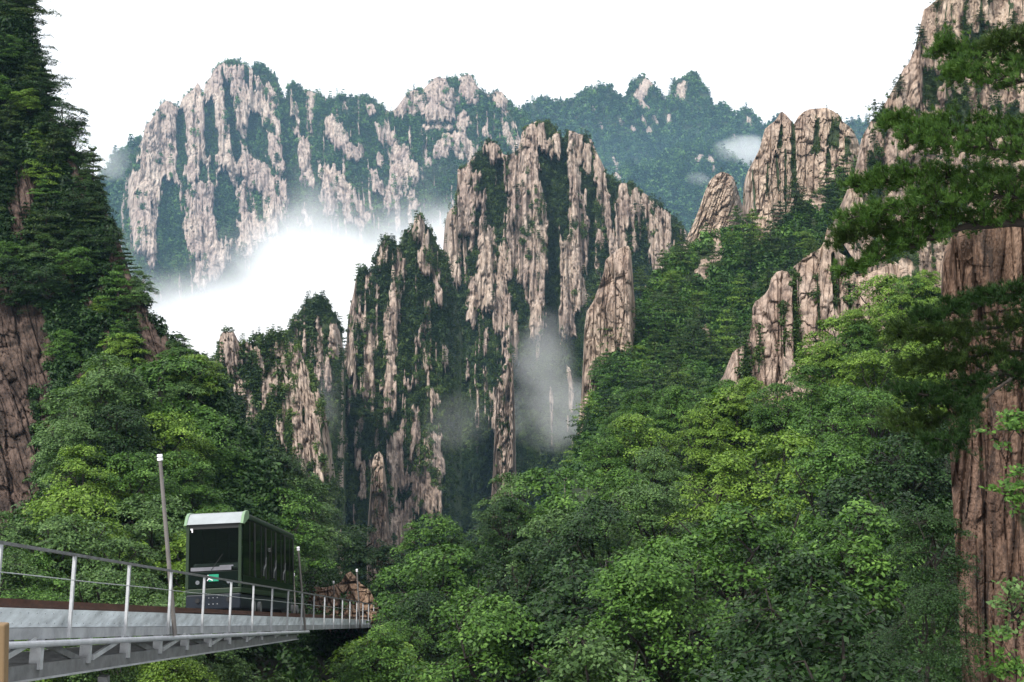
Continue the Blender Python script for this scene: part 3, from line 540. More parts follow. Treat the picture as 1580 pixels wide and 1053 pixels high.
    return cm, mesh_np('trunk', tv, tq, [BARK])
def conifer(seed, H, Rc, n, leaf):
    rng = np.random.default_rng(seed); segs = []; Cc = []; Nn = []; Tt = []
    lean = rng.normal(size=2) * 0.35
    top = np.array([lean[0], lean[1], H * 0.97]); q = bend(np.array([0, 0, -1.5]), top, 6, 0.07, rng); segs += chain(q, 0.13, 0.03)
    L = rng.integers(7, 10)
    for k in range(L):
        f = k / (L - 1); z = H * (0.2 + 0.74 * f + 0.03 * rng.normal() * (1 - f)); rr = Rc * (0.72 + 0.5 * math.sin(3.14 * min(1, f * 0.8 + 0.2)) - 0.45 * f ** 3) * (0.6 + 0.6 * rng.random())
        base = np.array([lean[0] * f, lean[1] * f, z]); nb = rng.integers(3, 6); a0 = rng.random() * 6.28
        for b in range(nb):
            a = a0 + 6.283 * b / nb + rng.normal() * 0.35; l = rr * (0.55 + 0.6 * rng.random())
            tip = base + np.array([np.cos(a) * l, np.sin(a) * l, 0.08 * H * (rng.random() - 0.35)])
            bq = bend(base, tip, 3, 0.05, rng, 0.06 * l); segs += chain(bq, 0.035, 0.01)
            m = max(10, int(n * (0.5 + l / Rc) / (L * nb)))
            t = rng.random(m) ** 0.65; ii = np.minimum((t * 3).astype(int), 2); fr = (t * 3 - ii)[:, None]
            pc = bq[ii] * (1 - fr) + bq[ii + 1] * fr
            sp = rng.normal(size=m) * 0.24 * l * (0.35 + 0.8 * t)
            pc = pc + np.stack([-np.sin(a) * sp, np.cos(a) * sp, 0.03 + np.abs(rng.normal(size=m)) * 0.15 - 0.06 * np.abs(sp)], 1)
            Cc.append(pc); Nn.append(np.array([np.cos(a) * 0.25, np.sin(a) * 0.25, 0.85]) + rng.normal(size=(m, 3)) * 0.5)
            Tt.append(np.clip(0.42 + rng.normal() * 0.14 + rng.normal(size=m) * 0.2, 0, 1))
    Cc = np.concatenate(Cc); V = leafquads(Cc, np.concatenate(Nn), leaf, rng, 0.42); T = np.repeat(np.concatenate(Tt), 4)
    tv, tq = tubes(segs, 5)
    return mesh_np('crown', V, np.arange(len(V)).reshape(-1, 4), [GREENS['pine']], {'tint': T}), mesh_np('trunk', tv, tq, [BARK])
BL_HI = [broadleaf(100 + i, 7.0, 3.3, 250, int(70 * (0.15 / s_) ** 1.3), s_) for i, s_ in enumerate((0.12, 0.15, 0.19, 0.135, 0.165, 0.22))]
BL_LO = [broadleaf(200 + i, 7.0, 3.3, 200, 80, 0.18) for i in range(6)]
CO_HI = [conifer(300 + i, 7.5, 2.5, 5200, 0.25) for i in range(6)]
CO_LO = [conifer(400 + i, 7.5, 2.6, 1500, 0.36) for i in range(6)]
TREES = []
def plant(kind, meshes, loc, s, rz, tone, zone, px, py, sz=None):
    e = bpy.data.objects.new(kind, None); C.objects.link(e); e.location = loc; e.rotation_euler = (0, 0, rz)
    e.scale = (s, s, s * (sz or 1.0)); e.empty_display_size = 0.5
    cr, tr = meshes
    t = link('trunk', tr, e); c = link('crown', cr, e)
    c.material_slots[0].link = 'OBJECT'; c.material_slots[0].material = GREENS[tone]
    TREES.append((e, kind, tone, zone, px, py)); return e
trng = np.random.default_rng(77)
def deck_x(Y): return -9.2 - 0.018 * (Y - 44)
def deck_z(Y): return -4.75 - 0.23 * (Y - 22)
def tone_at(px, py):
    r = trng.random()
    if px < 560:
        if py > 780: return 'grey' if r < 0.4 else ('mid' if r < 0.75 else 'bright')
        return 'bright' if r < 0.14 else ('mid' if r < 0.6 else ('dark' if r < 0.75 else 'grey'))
    if px > 1270 and py > 600 or px > 1100 and py > 780: return 'dark' if r < 0.9 else 'mid'  # lower right: shade of the gorge put into the leaf colour
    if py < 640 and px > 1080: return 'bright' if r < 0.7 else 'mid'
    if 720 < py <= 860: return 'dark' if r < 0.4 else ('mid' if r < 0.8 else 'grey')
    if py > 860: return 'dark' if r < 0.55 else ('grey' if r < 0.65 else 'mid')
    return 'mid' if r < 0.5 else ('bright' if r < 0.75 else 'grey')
placed = []
def try_tree(px, py, crown=None, tone=None, force=False, Yv=None):
    Yc = float(Yv or canopyY(px, py)); cw = crown or 6.6 * (0.75 + 0.5 * trng.random()); cpx_ = cw / Yc * F
    if not force:
        for (a, b, c) in placed:
            if math.hypot(px - a, (py - b) * 1.35) < 0.27 * (cpx_ + c) * 0.8: return None
    x, y, z = P(px, py, Yc)
    dx = abs(x - (deck_x(Yc) - 1.3))
    if Yc < 100 and dx < 1.6 + cw * 0.5 and z > deck_z(Yc) - 2.2: return None
    s = cw / 6.6; H = 7.0 * s
    lod = BL_HI if Yc < 62 else BL_LO
    if not force and py > 520 and px + cpx_ * 0.42 > 1478: return None
    placed.append((px, py, cpx_))
    zone = 'left slope' if px < 560 else ('right slope' if py < 760 else 'lower right thicket')
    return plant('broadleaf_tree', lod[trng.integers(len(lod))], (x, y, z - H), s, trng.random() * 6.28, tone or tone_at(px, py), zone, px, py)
# trees one can pick out in the photograph: centre of the crown top, crown width in metres, leaf tone
for px, py, cw, tone in [(250, 552, 10.5, 'mid'), (132, 690, 5.6, 'bright'), (600, 985, 7.0, 'bright'), (1130, 590, 11.0, 'bright'), (860, 722, 10.5, 'mid'), (1015, 640, 8.0, 'bright'),
                         (700, 850, 9.0, 'mid'), (470, 725, 8.0, 'grey'), (1390, 425, 8.0, 'bright'), (1300, 490, 8.5, 'bright'), (930, 960, 5.0, 'grey'), (1230, 860, 5.5, 'dark'), (190, 830, 6.0, 'grey'), (60, 860, 4.5, 'mid'),
                         (1040, 840, 7.5, 'mid'), (1400, 640, 6.0, 'dark'), (420, 760, 7.0, 'mid'), (330, 640, 8.0, 'mid')]:
    try_tree(px, py, cw, tone, True)
for cx_, cyy in [(505, 976), (562, 968), (606, 958)]: try_tree(cx_, cyy, 3.8, 'mid', True, {505: 48, 562: 55, 606: 62}[cx_])
for cx_ in range(930, 1470, 34):       # the upper edge of the right-hand wood
    try_tree(cx_ + trng.normal() * 6, float(np.interp(cx_, csil[:, 0], csil[:, 1])) + trng.uniform(-2, 18), trng.uniform(3.6, 5.4), 'bright' if cx_ > 1150 and trng.random() < 0.75 else 'mid', True)
for px_, py_ in [(545, 812), (580, 848), (625, 852)]: try_tree(px_, py_, 7.5, ['mid', 'dark', 'grey'][trng.integers(3)], True, 118)
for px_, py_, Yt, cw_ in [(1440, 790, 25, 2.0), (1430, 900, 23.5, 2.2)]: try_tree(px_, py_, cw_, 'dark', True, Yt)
for k in range(12000):
    px = trng.uniform(-60, 1500); sy = float(np.interp(px, csil[:, 0], csil[:, 1]))
    py = sy + (1075 - sy) * trng.random() ** 1.0
    if px < 105 and py < 760: continue
    if py > 540 and px > 1395: continue
    try_tree(px, py + 4)
nb_ = len(placed)
# conifers
def clear_of_rock(sh, i, j, hpx):
    n = max(2, int(hpx / 1.3)); return sh['veg'][max(0, i - n):i + 1, max(0, j - 8):j + 9].mean() > 0.78
def from_sheet(sh, n, sp, fn, hi, hrange, zone, tones, seed):
    rng = np.random.default_rng(seed); got = []
    ny, nx = sh['PX'].shape
    for k in range(n):
        i = int(ny * rng.random()); j = int(nx * rng.random()); px, py = sh['PX'][i, j], sh['PY'][i, j]
        if not (-90 < px < 1600 and py > -60) or sh['veg'][i, j] < 0.5 or not fn(px, py): continue
        if any(math.hypot(px - a, (py - b) * 1.2) < sp for a, b in got): continue
        got.append((px, py)); p = sh['V'][i, j]; h = rng.uniform(*hrange)
        lib = CO_HI if hi else CO_LO
        if hi and not clear_of_rock(sh, i, j, h / p[1] * F * 0.8): got.pop(); continue
        plant('conifer', lib[rng.integers(len(lib))], (p[0], p[1], p[2] - 0.3), h / 7.5, rng.random() * 6.28, tones[rng.integers(len(tones))], zone, px, py - h * 0.5 / p[1] * F)
    print(zone, len(got)); return got
from_sheet(hill, 6000, 29, lambda x, y: y < np.interp(x, csil[:, 0], csil[:, 1]) + 50, False, (5.0, 10.0), 'right hillside', ['pine', 'pinelight', 'dark', 'pinelight', 'mid', 'bright'], 21)
from_sheet(top_cliff, 2500, 34, lambda x, y: y < 330, False, (2.5, 5.0), 'upper right cliff', ['pine', 'dark'], 22)
from_sheet(left_cliff, 5000, 66, lambda x, y: y < 420 or (y < 560 and x > 180), True, (2.6, 5.4), 'left cliff', ['pine', 'pine', 'dark', 'dark', 'mid'], 23)
jx = 0; last = None
while jx < left_cliff['PX'].shape[1] - 1:
    jx += 1; here = (left_cliff['PX'][0, jx], left_cliff['PY'][0, jx])
    if last and math.hypot(here[0] - last[0], here[1] - last[1]) < gap: continue
    last = here; gap = trng.uniform(10, 24) if here[1] < 300 else trng.uniform(20, 44)
    px, py = left_cliff['PX'][0, jx], left_cliff['PY'][0, jx]
    if -140 < py < 540:
        p = left_cliff['V'][3, jx]; h = trng.uniform(2.6, 5.2) * (1.25 if py < 250 else 0.65)
        if trng.random() < 0.55:
            plant('broadleaf_tree', BL_LO[trng.integers(6)], (p[0], p[1], p[2] - 1.5), h / 8, trng.random() * 6.28, ['mid', 'grey', 'dark'][trng.integers(3)], 'left cliff crest', px, py - h * 0.4 / p[1] * F, 0.9); continue
        plant('conifer', CO_HI[trng.integers(6)], (p[0], p[1], p[2] - 1.2), h / 7.5, trng.random() * 6.28, ['pine', 'dark'][trng.integers(2)], 'left cliff crest', px, py - h * 0.5 / p[1] * F, 0.8)
got = []
for k in range(2500):
    i = int(hill['PX'].shape[0] * trng.random()); j = int(hill['PX'].shape[1] * trng.random()); px, py = hill['PX'][i, j], hill['PY'][i, j]
    if px > 1500 or hill['veg'][i, j] < 0.5 or py > np.interp(px, csil[:, 0], csil[:, 1]) + 30 or any(math.hypot(px - a, py - b) < 40 for a, b in got): continue
    got.append((px, py)); p = hill['V'][i, j]; s = trng.uniform(0.6, 1.15)
    plant('broadleaf_tree', BL_LO[trng.integers(6)], (p[0], p[1], p[2] - 1.8), s, trng.random() * 6.28, ['mid', 'bright', 'grey'][trng.integers(3)], 'right hillside', px, py - s * 3.5 / p[1] * F, 0.8)
# broadleaf trees and bushes on the left cliff
got = []
for k in range(3000):
    i = int(left_cliff['PX'].shape[0] * trng.random()); j = int(left_cliff['PX'].shape[1] * trng.random())
    px, py = left_cliff['PX'][i, j], left_cliff['PY'][i, j]
    if not (-60 < px < 330 and 60 < py < 760) or left_cliff['veg'][i, j] < 0.5 or (px < 100 and py > 470): continue
    if any(math.hypot(px - a, py - b) < 46 for a, b in got): continue
    got.append((px, py)); p = left_cliff['V'][i, j]; s = trng.uniform(0.42, 0.85)
    if not clear_of_rock(left_cliff, i, j, s * 5.5 / p[1] * F * 0.8): got.pop(); continue
    plant('broadleaf_tree', BL_LO[trng.integers(6)], (p[0], p[1], p[2] - 1.2), s, trng.random() * 6.28, 'bright' if trng.random() < 0.2 else ('mid' if trng.random() < 0.5 else ('dark' if trng.random() < 0.7 else 'grey')), 'left cliff', px, py - s * 3.5 / p[1] * F, 0.8)
print('broadleaf', nb_, len(got), 'trees', len(TREES))
# ---------------------------------------------------------------- funicular railway
steel = plain('galvanised_steel', (0.42, 0.43, 0.445), 0.5, 0.3, var=0.35, scale=2.5)
steel_dark = plain('weathered_steel', (0.17, 0.172, 0.175), 0.6, 0.3, var=0.4, scale=3)
conc = plain('girder_paint', (0.52, 0.56, 0.58), 0.7, var=0.45, scale=1.6, stretch=(1, 0.5, 2.5))
rust = plain('rusty_rail', (0.075, 0.032, 0.02), 0.75, var=0.5, scale=4)
pole_m = plain('grey_pole', (0.17, 0.155, 0.145), 0.6, 0.2, var=0.3, scale=2)
white = plain('white_cap', (0.80, 0.78, 0.82), 0.4, var=0.08)
cabg = plain('cabin_dark_green', (0.003, 0.007, 0.005), 0.3, spec=0.05, var=0.2)
cabl = plain('cabin_edge_green', (0.016, 0.030, 0.015), 0.4, spec=0.2, var=0.15)
cabr = plain('cabin_roof', (0.30, 0.325, 0.34), 0.3, 0.2, var=0.15)
skirt_m = plain('cabin_skirt', (0.009, 0.013, 0.020), 0.45, spec=0.2, var=0.25)
blackm = plain('black_rubber', (0.008, 0.008, 0.009), 0.6, var=0.3)
signg = plain('sign_green', (0.0, 0.22, 0.12), 0.5, var=0.05)
deskm = plain('pale_desk', (0.7, 0.7, 0.74), 0.5, var=0.2)
timber = plain('tan_timber', (0.20, 0.13, 0.065), 0.75, var=0.35, scale=6, stretch=(1, 1, 0.15))
m, n, out = newmat('tinted_glass')
g1 = nd(n, 'ShaderNodeBsdfPrincipled'); g1.inputs['Base Color'].default_value = (0.003, 0.005, 0.004, 1); g1.inputs['Roughness'].default_value = 0.05; g1.inputs['Specular IOR Level'].default_value = 0.05
g2 = nd(n, 'ShaderNodeBsdfTransparent'); g2.inputs[0].default_value = (0.55, 0.62, 0.58, 1)
g3 = nd(n, 'ShaderNodeMixShader'); g3.inputs[0].default_value = 0.55
n.links.new(g1.outputs[0], g3.inputs[1]); n.links.new(g2.outputs[0], g3.inputs[2]); n.links.new(g3.outputs[0], out.inputs[0])
GLASS = m
class MB:
    def __init__(s): s.V = []; s.Q = []
    def box(s, c, d, M=None):
        b = len(s.V); hx, hy, hz = d[0] / 2, d[1] / 2, d[2] / 2
        for q in ((-1, -1, -1), (1, -1, -1), (1, 1, -1), (-1, 1, -1), (-1, -1, 1), (1, -1, 1), (1, 1, 1), (-1, 1, 1)):
            p = Vector((q[0] * hx, q[1] * hy, q[2] * hz))
            if M is not None: p = M @ p
            s.V.append(tuple(p + Vector(c)))
        s.Q += [(b + a, b + e, b + f, b + g) for a, e, f, g in ((0, 3, 2, 1), (4, 5, 6, 7), (0, 1, 5, 4), (1, 2, 6, 5), (2, 3, 7, 6), (3, 0, 4, 7))]
        return s
    def bar(s, p0, p1, wx, wy=None, up=(0, 0, 1)):
        p0 = Vector(p0); p1 = Vector(p1); d = p1 - p0; L = d.length; d.normalize()
        u = Vector(up); x = d.cross(u)
        if x.length < 1e-3: x = d.cross(Vector((1, 0, 0)))
        x.normalize(); y = d.cross(x)
        M = Matrix((x, y, d)).transposed()
        return s.box((p0 + p1) / 2, (wx, wy or wx, L), M)
    def tube(s, pts, r0, r1=None, sides=10, cap=True):
        r1 = r0 if r1 is None else r1; b = len(s.V); n = len(pts)
        for i, p in enumerate(pts):
            p = Vector(p); d = (Vector(pts[min(i + 1, n - 1)]) - Vector(pts[max(i - 1, 0)])).normalized()
            h = Vector((0, 0, 1)) if abs(d.z) < 0.9 else Vector((1, 0, 0)); u = d.cross(h).normalized(); v = d.cross(u)
            r = r0 + (r1 - r0) * i / max(1, n - 1)
            for k in range(sides):
                a = 6.28318 * k / sides; s.V.append(tuple(p + u * math.cos(a) * r + v * math.sin(a) * r))
        for i in range(n - 1):
            for k in range(sides):
                k2 = (k + 1) % sides; s.Q.append((b + i * sides + k, b + i * sides + k2, b + (i + 1) * sides + k2, b + (i + 1) * sides + k))
        if cap:
            for i in (0, n - 1):
                c = len(s.V); s.V.append(tuple(Vector(pts[i])))
                for k in range(0, sides, 2): s.Q.append((c, b + i * sides + k, b + i * sides + (k + 1) % sides, b + i * sides + (k + 2) % sides))
        return s
    def prism(s, prof, y0, y1):
        """profile [(x,z)] extruded along y"""
        b = len(s.V); n = len(prof)
        for y in (y0, y1):
            for x, z in prof: s.V.append((x, y, z))
        for k in range(n): s.Q.append((b + k, b + (k + 1) % n, b + n + (k + 1) % n, b + n + k))
        c0 = len(s.V); s.V.append((sum(p[0] for p in prof) / n, y0, sum(p[1] for p in prof) / n)); s.V.append((s.V[c0][0], y1, s.V[c0][2]))
        for k in range(n): s.Q.append((c0, b + (k + 1) % n, b + k, b + k)); s.Q.append((c0 + 1, b + n + k, b + n + (k + 1) % n, b + n + (k + 1) % n))
        return s
    def build(s, name, mat, parent=None, bevel=0.0):
        me = bpy.data.meshes.new(name)
        fs = [tuple(dict.fromkeys(f)) for f in s.Q]
        me.from_pydata(s.V, [], fs); me.update(); me.materials.append(mat)
        o = link(name, me, parent)
        if bevel:
            b = o.modifiers.new('bevel', 'BEVEL'); b.width = bevel; b.segments = 2; b.limit_method = 'ANGLE'
        return o
fwd = Vector((-0.018, 1, -0.23)).normalized(); rgt = Vector((1, 0.018, 0)).normalized(); upv = rgt.cross(fwd).normalized()
def T(Y, o=0.0, h=0.0):
    return Vector((deck_x(Y), Y, deck_z(Y))) + rgt * o + upv * h
FR = Matrix((rgt, fwd, upv)).transposed()
def empt(name, label, cat, loc=(0, 0, 0), group=None, rot=None):
    e = bpy.data.objects.new(name, None); C.objects.link(e); e.location = loc
    if rot is not None: e.rotation_mode = 'QUATERNION'; e.rotation_quaternion = rot.to_quaternion()
    e.empty_display_size = 0.3; return tag(e, label, cat, group)
Y0_, Y1_ = 14.0, 96.0
v = empt('railway_viaduct', 'grey steel viaduct carrying the funicular track down the valley', 'viaduct')
b = MB()
for o in (0.0, -2.75): b.bar(T(Y0_, o - 0.02, -0.2), T(Y1_, o - 0.02, -0.2), 0.06, 0.34, upv)
GB = b
b = MB()
for o in (0.03, -2.72): b.bar(T(Y0_, o, -0.48), T(Y1_, o, -0.48), 0.2, 0.2, upv)
b.build('lower_flange', plain('flange_paint', (0.30, 0.31, 0.325), 0.6, var=0.35, scale=2), v)
b = MB()
for k in range(int((70 - Y0_) / 0.42)):
    for h in (-0.11, -0.29): GB.tube([T(Y0_ + k * 0.42 + (0.1 if h < -0.2 else 0), 0.009, h), T(Y0_ + k * 0.42 + (0.1 if h < -0.2 else 0), 0.026, h)], 0.014, sides=6)
GB.build('girder', conc, v)
b = MB()
for o in (-0.12, -2.5): b.bar(T(Y0_, o, 0.03), T(Y1_, o, 0.03), 0.16, 0.05, upv).bar(T(Y0_, o, 0.09), T(Y1_, o, 0.09), 0.06, 0.085, upv)
b.build('rail', rust, v)
MB().bar(T(Y0_, -1.37, -0.2), T(Y1_, -1.37, -0.2), 2.6, 0.08, upv).build('deck', steel_dark, v)
b = MB(); b.tube([T(Y0_, 0.16, -0.665), T(56, 0.16, -0.665)], 0.062, sides=12); b.build('pipe', plain('pale_pipe', (0.55, 0.56, 0.60), 0.4, 0.3, var=0.2), v)
def chord_h(Y): return -1.20 + 0.0112 * (Y - 18)
YS = [14.6 + 2.75 * k for k in range(15)]
for o in (0.02, -2.6):
    b = MB()
    for i in range(len(YS) - 1): b.bar(T(YS[i], o, chord_h(YS[i])), T(YS[i + 1] + 0.02, o, chord_h(YS[i + 1])), 0.16, 0.26, upv)
    b.build('lower_chord', steel_dark, v)
    b = MB()
    for i in range(len(YS) - 1): b.bar(T(YS[i], o + 0.03, chord_h(YS[i]) - 0.145), T(YS[i + 1] + 0.02, o + 0.03, chord_h(YS[i + 1]) - 0.145), 0.26, 0.03, upv)
    b.build('chord_flange', steel, v)
for i, Y in enumerate(YS):
    hb = chord_h(Y) + 0.12
    if hb > -0.66: continue
    MB().bar(T(Y, 0.05, -0.585), T(Y, 0.05, hb - 0.1), 0.17, 0.2, upv).build('vertical', steel, v)
    MB().bar(T(Y, -2.6, -0.585), T(Y, -2.6, hb), 0.15, 0.15, upv).build('vertical', steel_dark, v)
    if i + 1 < len(YS):
        y2 = YS[i + 1]
        if i % 2 == 0: MB().bar(T(Y + 0.2, 0.12, hb), T(y2 - 0.35, 0.12, -0.59), 0.07, 0.10, upv).build('diagonal', steel, v)
        else: MB().bar(T(Y + 0.2, -0.02, -0.59), T(y2 - 0.2, -0.02, hb), 0.09, 0.13, upv).build('diagonal', steel_dark, v)
        MB().bar(T(Y, -2.5, hb), T(y2, -0.1, hb), 0.08, 0.08, upv).build('cross_brace', steel_dark, v)
plain('pier_concrete', (0.22, 0.22, 0.21), 0.85, var=0.4)
for Y in (27.4, 79.0): MB().bar(T(Y, -0.1, -1.42), T(Y, -0.1, -1.42) - Vector((0, 0, 9)), 0.2, 0.2, (0, 1, 0)).build('pier', steel_dark, v)
MB().box(T(25.5, -1.2, -2.6), (2.2, 1.5, 0.9), FR).build('footing', bpy.data.materials['pier_concrete'], v, 0.03)
# railing
rl = empt('railing', 'grey steel railing with square posts and a thin wire along the viaduct', 'railing')
tops = []; Y = 16.8
while Y < 95:
    MB().bar(T(Y, 0.16, -0.57), T(Y, 0.16, 1.0), 0.075, 0.06, upv).build('post', steel, rl); Y += 3.7
MB().bar(T(13, 0.16, 1.03), T(95, 0.16, 1.03), 0.07, 0.055, upv).build('top_rail', steel_dark, rl)
MB().tube([T(13 + k * 4.1, 0.21, 0.54 - 0.012 * (k % 2)) for k in range(21)], 0.011, sides=6).build('wire', plain('wire', (0.55, 0.57, 0.58), 0.4, 0.5), rl)
# lamp posts
def lamp(label, Y, o, h, r, tilt):
    p = T(Y, o, -0.6); e = empt('lamp_post', label, 'lamp post', p, 'slim lamp posts along the railway')
    d = Vector((-math.sin(R(tilt)), 0.01, math.cos(R(tilt))))
    MB().tube([Vector((0, 0, 0)), d * h * 0.5, d * h], r, r * 0.8, 12).build('pole', pole_m, e)
    MB().tube([d * (h + 0.001), d * (h + 0.07)], r * 1.25, r * 1.25, 12).tube([d * (h + 0.07), d * (h + 0.10)], r * 0.8, r * 0.8, 12).tube([d * (h + 0.10), d * (h + 0.16)], r * 1.3, r * 1.1, 12).build('cap', white, e)
    if r > 0.058: MB().tube([d * (h + 0.16), d * (h + 0.3) + Vector((0.10, 0, 0.02)), d * (h + 0.42) + Vector((0.02, 0, 0.05))], 0.012, 0.006, 6).build('wire_end', blackm, e)
lamp('tallest and nearest lamp post, grey with a white cap, left of the funicular car', 32.0, 0.24, 4.55, 0.060, 5)
lamp('grey lamp post with a white cap at the back right corner of the car', 54.5, 0.24, 3.55, 0.055, 5)
lamp('thin lamp post in front of the brown boulder, second one past the car', 78.0, 0.2, 3.6, 0.055, 3.5)
lamp('short lamp post on the far side of the track before the brown boulder', 72.0, -2.9, 3.1, 0.055, 3)
lamp('farthest and smallest lamp post beside the trees past the brown boulder', 88.0, -2.6, 3.2, 0.055, 3)
# the car
cr_ = empt('funicular_car', 'dark green glazed funicular car with a pale rounded roof front on the viaduct', 'funicular car', T(44.3, -0.56, 0.10), None, FR @ Matrix.Rotation(R(-2.6), 3, 'Y'))
W, LN, HT = 2.02, 12.4, 3.72          # local: x 0 (right side) .. -W, y 0 (front) .. LN, z 0 .. HT
b = MB(); b.box((-W / 2, LN / 2, 0.42), (W - 0.12, LN - 0.2, 0.5)); b.box((-W / 2, 0.12, 0.42), (W - 0.04, 0.24, 0.56)); b.build('skirt', skirt_m, cr_, 0.05)
b = MB(); b.box((-W / 2, LN / 2, 0.80), (W, LN, 0.2)); b.build('green_band', cabl, cr_, 0.03)
b = MB(); b.box((-W / 2, 0.06, 1.2), (W - 0.24, 0.12, 0.6)); b.build('front_panel', cabg, cr_, 0.02)
b = MB()
for x in (-0.03, -W + 0.03): b.box((x, LN / 2 + 0.1, 1.12), (0.06, LN - 0.35, 0.44))
b.box((-W / 2, LN - 0.04, 1.9), (W - 0.02, 0.08, 2.0)); b.build('body_panel', cabg, cr_, 0.01)
for x in (-0.06, -W + 0.06):
    b = MB(); b.bar((x, 0.04, 0.9), (x, 0.16, 3.25), 0.12, 0.12, (0, 1, 0)); b.build('corner_pillar', cabl, cr_, 0.02)
b = MB(); b.box((-W / 2, 0.12, 2.28), (W - 0.24, 0.025, 1.54), Matrix.Rotation(R(-2), 3, 'X')); b.build('windscreen', GLASS, cr_)
MB().box((-W / 2, 0.15, 3.14), (W - 0.24, 0.06, 0.18)).build('blind', blackm, cr_)
# rounded roof with a visor that curls down at the front
prof = [(0.02, 3.22), (0.06, 3.25), (0.28, 3.50), (0.52, 3.64), (0.9, 3.70), (LN + 0.05, 3.70), (LN + 0.05, 3.55), (0.9, 3.55), (0.5, 3.5), (0.2, 3.25)]
vr = MB()
for x in (0.0, -W):
    for y, z in prof[:5] + [(1.15, 3.7), (1.15, 3.5), (0.2, 3.22)]: vr.V.append((x, y, z))
k = 8
for i in range(k): vr.Q.append((i, (i + 1) % k, k + (i + 1) % k, k + i))
c0 = len(vr.V); vr.V += [(0, 0.6, 3.5), (-W, 0.6, 3.5)]
for i in range(k): vr.Q.append((c0, (i + 1) % k, i, i)); vr.Q.append((c0 + 1, k + i, k + (i + 1) % k, k + (i + 1) % k))
vr.build('roof_visor', cabr, cr_, 0.015)
for x in (0.02, -W - 0.02):
    b = MB(); pr = [(0.0, 3.2), (0.26, 3.53), (0.5, 3.67), (0.9, 3.735), (1.16, 3.735), (1.16, 3.48), (0.22, 3.18)]
    for xx in (x - 0.05, x + 0.05):
        for y, z in pr: b.V.append((xx, y, z))
    k = len(pr)
    for i in range(k): b.Q.append((i, (i + 1) % k, k + (i + 1) % k, k + i))
    c0 = len(b.V); b.V += [(x - 0.05, 0.7, 3.5), (x + 0.05, 0.7, 3.5)]
    for i in range(k): b.Q.append((c0, (i + 1) % k, i, i)); b.Q.append((c0 + 1, k + i, k + (i + 1) % k, k + (i + 1) % k))
    b.build('visor_edge', plain('visor_edge_green', (0.16, 0.25, 0.15), 0.4, var=0.1), cr_)
b = MB(); b.box((-W / 2, LN / 2 + 0.6, 3.56), (W + 0.06, LN - 1.1, 0.24)); b.build('roof', plain('roof_side_dark', (0.02, 0.032, 0.027), 0.35, var=0.2), cr_, 0.09)
MB().box((-W / 2 - 0.1, 3.0, 3.72), (1.1, 1.6, 0.14)).box((-0.75, 7.6, 3.74), (0.5, 0.9, 0.22)).build('roof_vent', plain('roof_vent_grey', (0.25, 0.25, 0.24), 0.6), cr_, 0.03)
# side glazing: five bays, panes between dark pillars
nb = 5; bw = (LN - 0.5) / nb
for x in (-0.02, -W + 0.02):
    for i in range(nb):
        MB().box((x, 0.3 + bw * (i + 0.5), 2.38), (0.03, bw - 0.30, 2.06)).build('side_window', GLASS, cr_)
        MB().box((x, 0.3 + bw * (i + 1), 2.38), (0.07, 0.24, 2.08)).build('window_pillar', blackm, cr_, 0.02)
        MB().box((x + (0.022 if x > -1 else -0.022), 0.3 + bw * (i + 0.55), 2.38), (0.02, 0.07, 2.06)).build('door_edge', blackm, cr_)
for i in (1, 2, 3):
    y = 0.3 + bw * (i + 0.72); MB().tube([(0.02, y, 1.45), (0.02, y + 0.12, 1.72), (0.02, y + 0.5, 1.9), (0.02, y + 0.6, 2.2)], 0.035, sides=8).build('handrail', plain('bright_handrail', (0.11, 0.115, 0.115), 0.3, 0.6), cr_)
MB().box((-W / 2, 0.42, 1.68), (W - 0.4, 0.5, 0.1), Matrix.Rotation(R(25), 3, 'X')).box((-W / 2 - 0.3, 0.62, 1.72), (0.5, 0.2, 0.1)).build('driver_desk', deskm, cr_, 0.02)
MB().box((-W / 2 - 0.1, 0.085, 1.60), (W - 0.55, 0.02, 0.13)).box((-0.55, 0.085, 1.69), (0.5, 0.02, 0.05)).build('desk_stand_in', plain('pale_stand_in', (0.13, 0.13, 0.15), 0.5, var=0.3), cr_)  # pale strip added outside the glass, standing in for the desk inside
MB().tube([(-0.2, 0.9, 2.75), (-1.35, 0.9, 2.62)], 0.016, sides=6).tube([(-0.2, 1.2, 2.42), (-1.4, 1.2, 2.40)], 0.02, sides=6).tube([(-1.5, 0.8, 2.5), (-1.65, 0.8, 2.9)], 0.035, sides=6).tube([(-1.0, 0.7, 1.75), (-0.8, 0.7, 2.2)], 0.025, sides=6).build('grab_bar', bpy.data.materials['bright_handrail'], cr_)
for y in (2.2, 4.6, 7.0, 9.4): MB().box((-W / 2, y, 1.35), (W - 0.5, 0.45, 0.12)).box((-W / 2, y + 0.25, 1.7), (W - 0.5, 0.08, 0.7)).build('bench', plain('bench_dark', (0.02, 0.03, 0.025), 0.6), cr_)
MB().box((-W / 2, LN / 2, 1.0), (W - 0.2, LN - 0.4, 0.06)).box((-W / 2, LN / 2, 3.4), (W - 0.2, LN - 1.6, 0.05)).build('cabin_floor', blackm, cr_)
for x in (-0.45, -W + 0.45):
    MB().tube([(x, 0.0, 0.48), (x, -0.05, 0.48)], 0.085, sides=12).build('buffer', blackm, cr_)
    MB().tube([(x, -0.006, 1.12), (x, -0.03, 1.12)], 0.075, sides=12).build('headlight', plain('dim_lens', (0.10, 0.11, 0.12), 0.15, spec=0.8), cr_)
for i in range(3):
    for z in (0.34, 0.56): MB().tube([(-W / 2 - 0.15 + i * 0.15, -0.001, z), (-W / 2 - 0.15 + i * 0.15, -0.012, z)], 0.016, sides=6).build('bolt', steel, cr_)
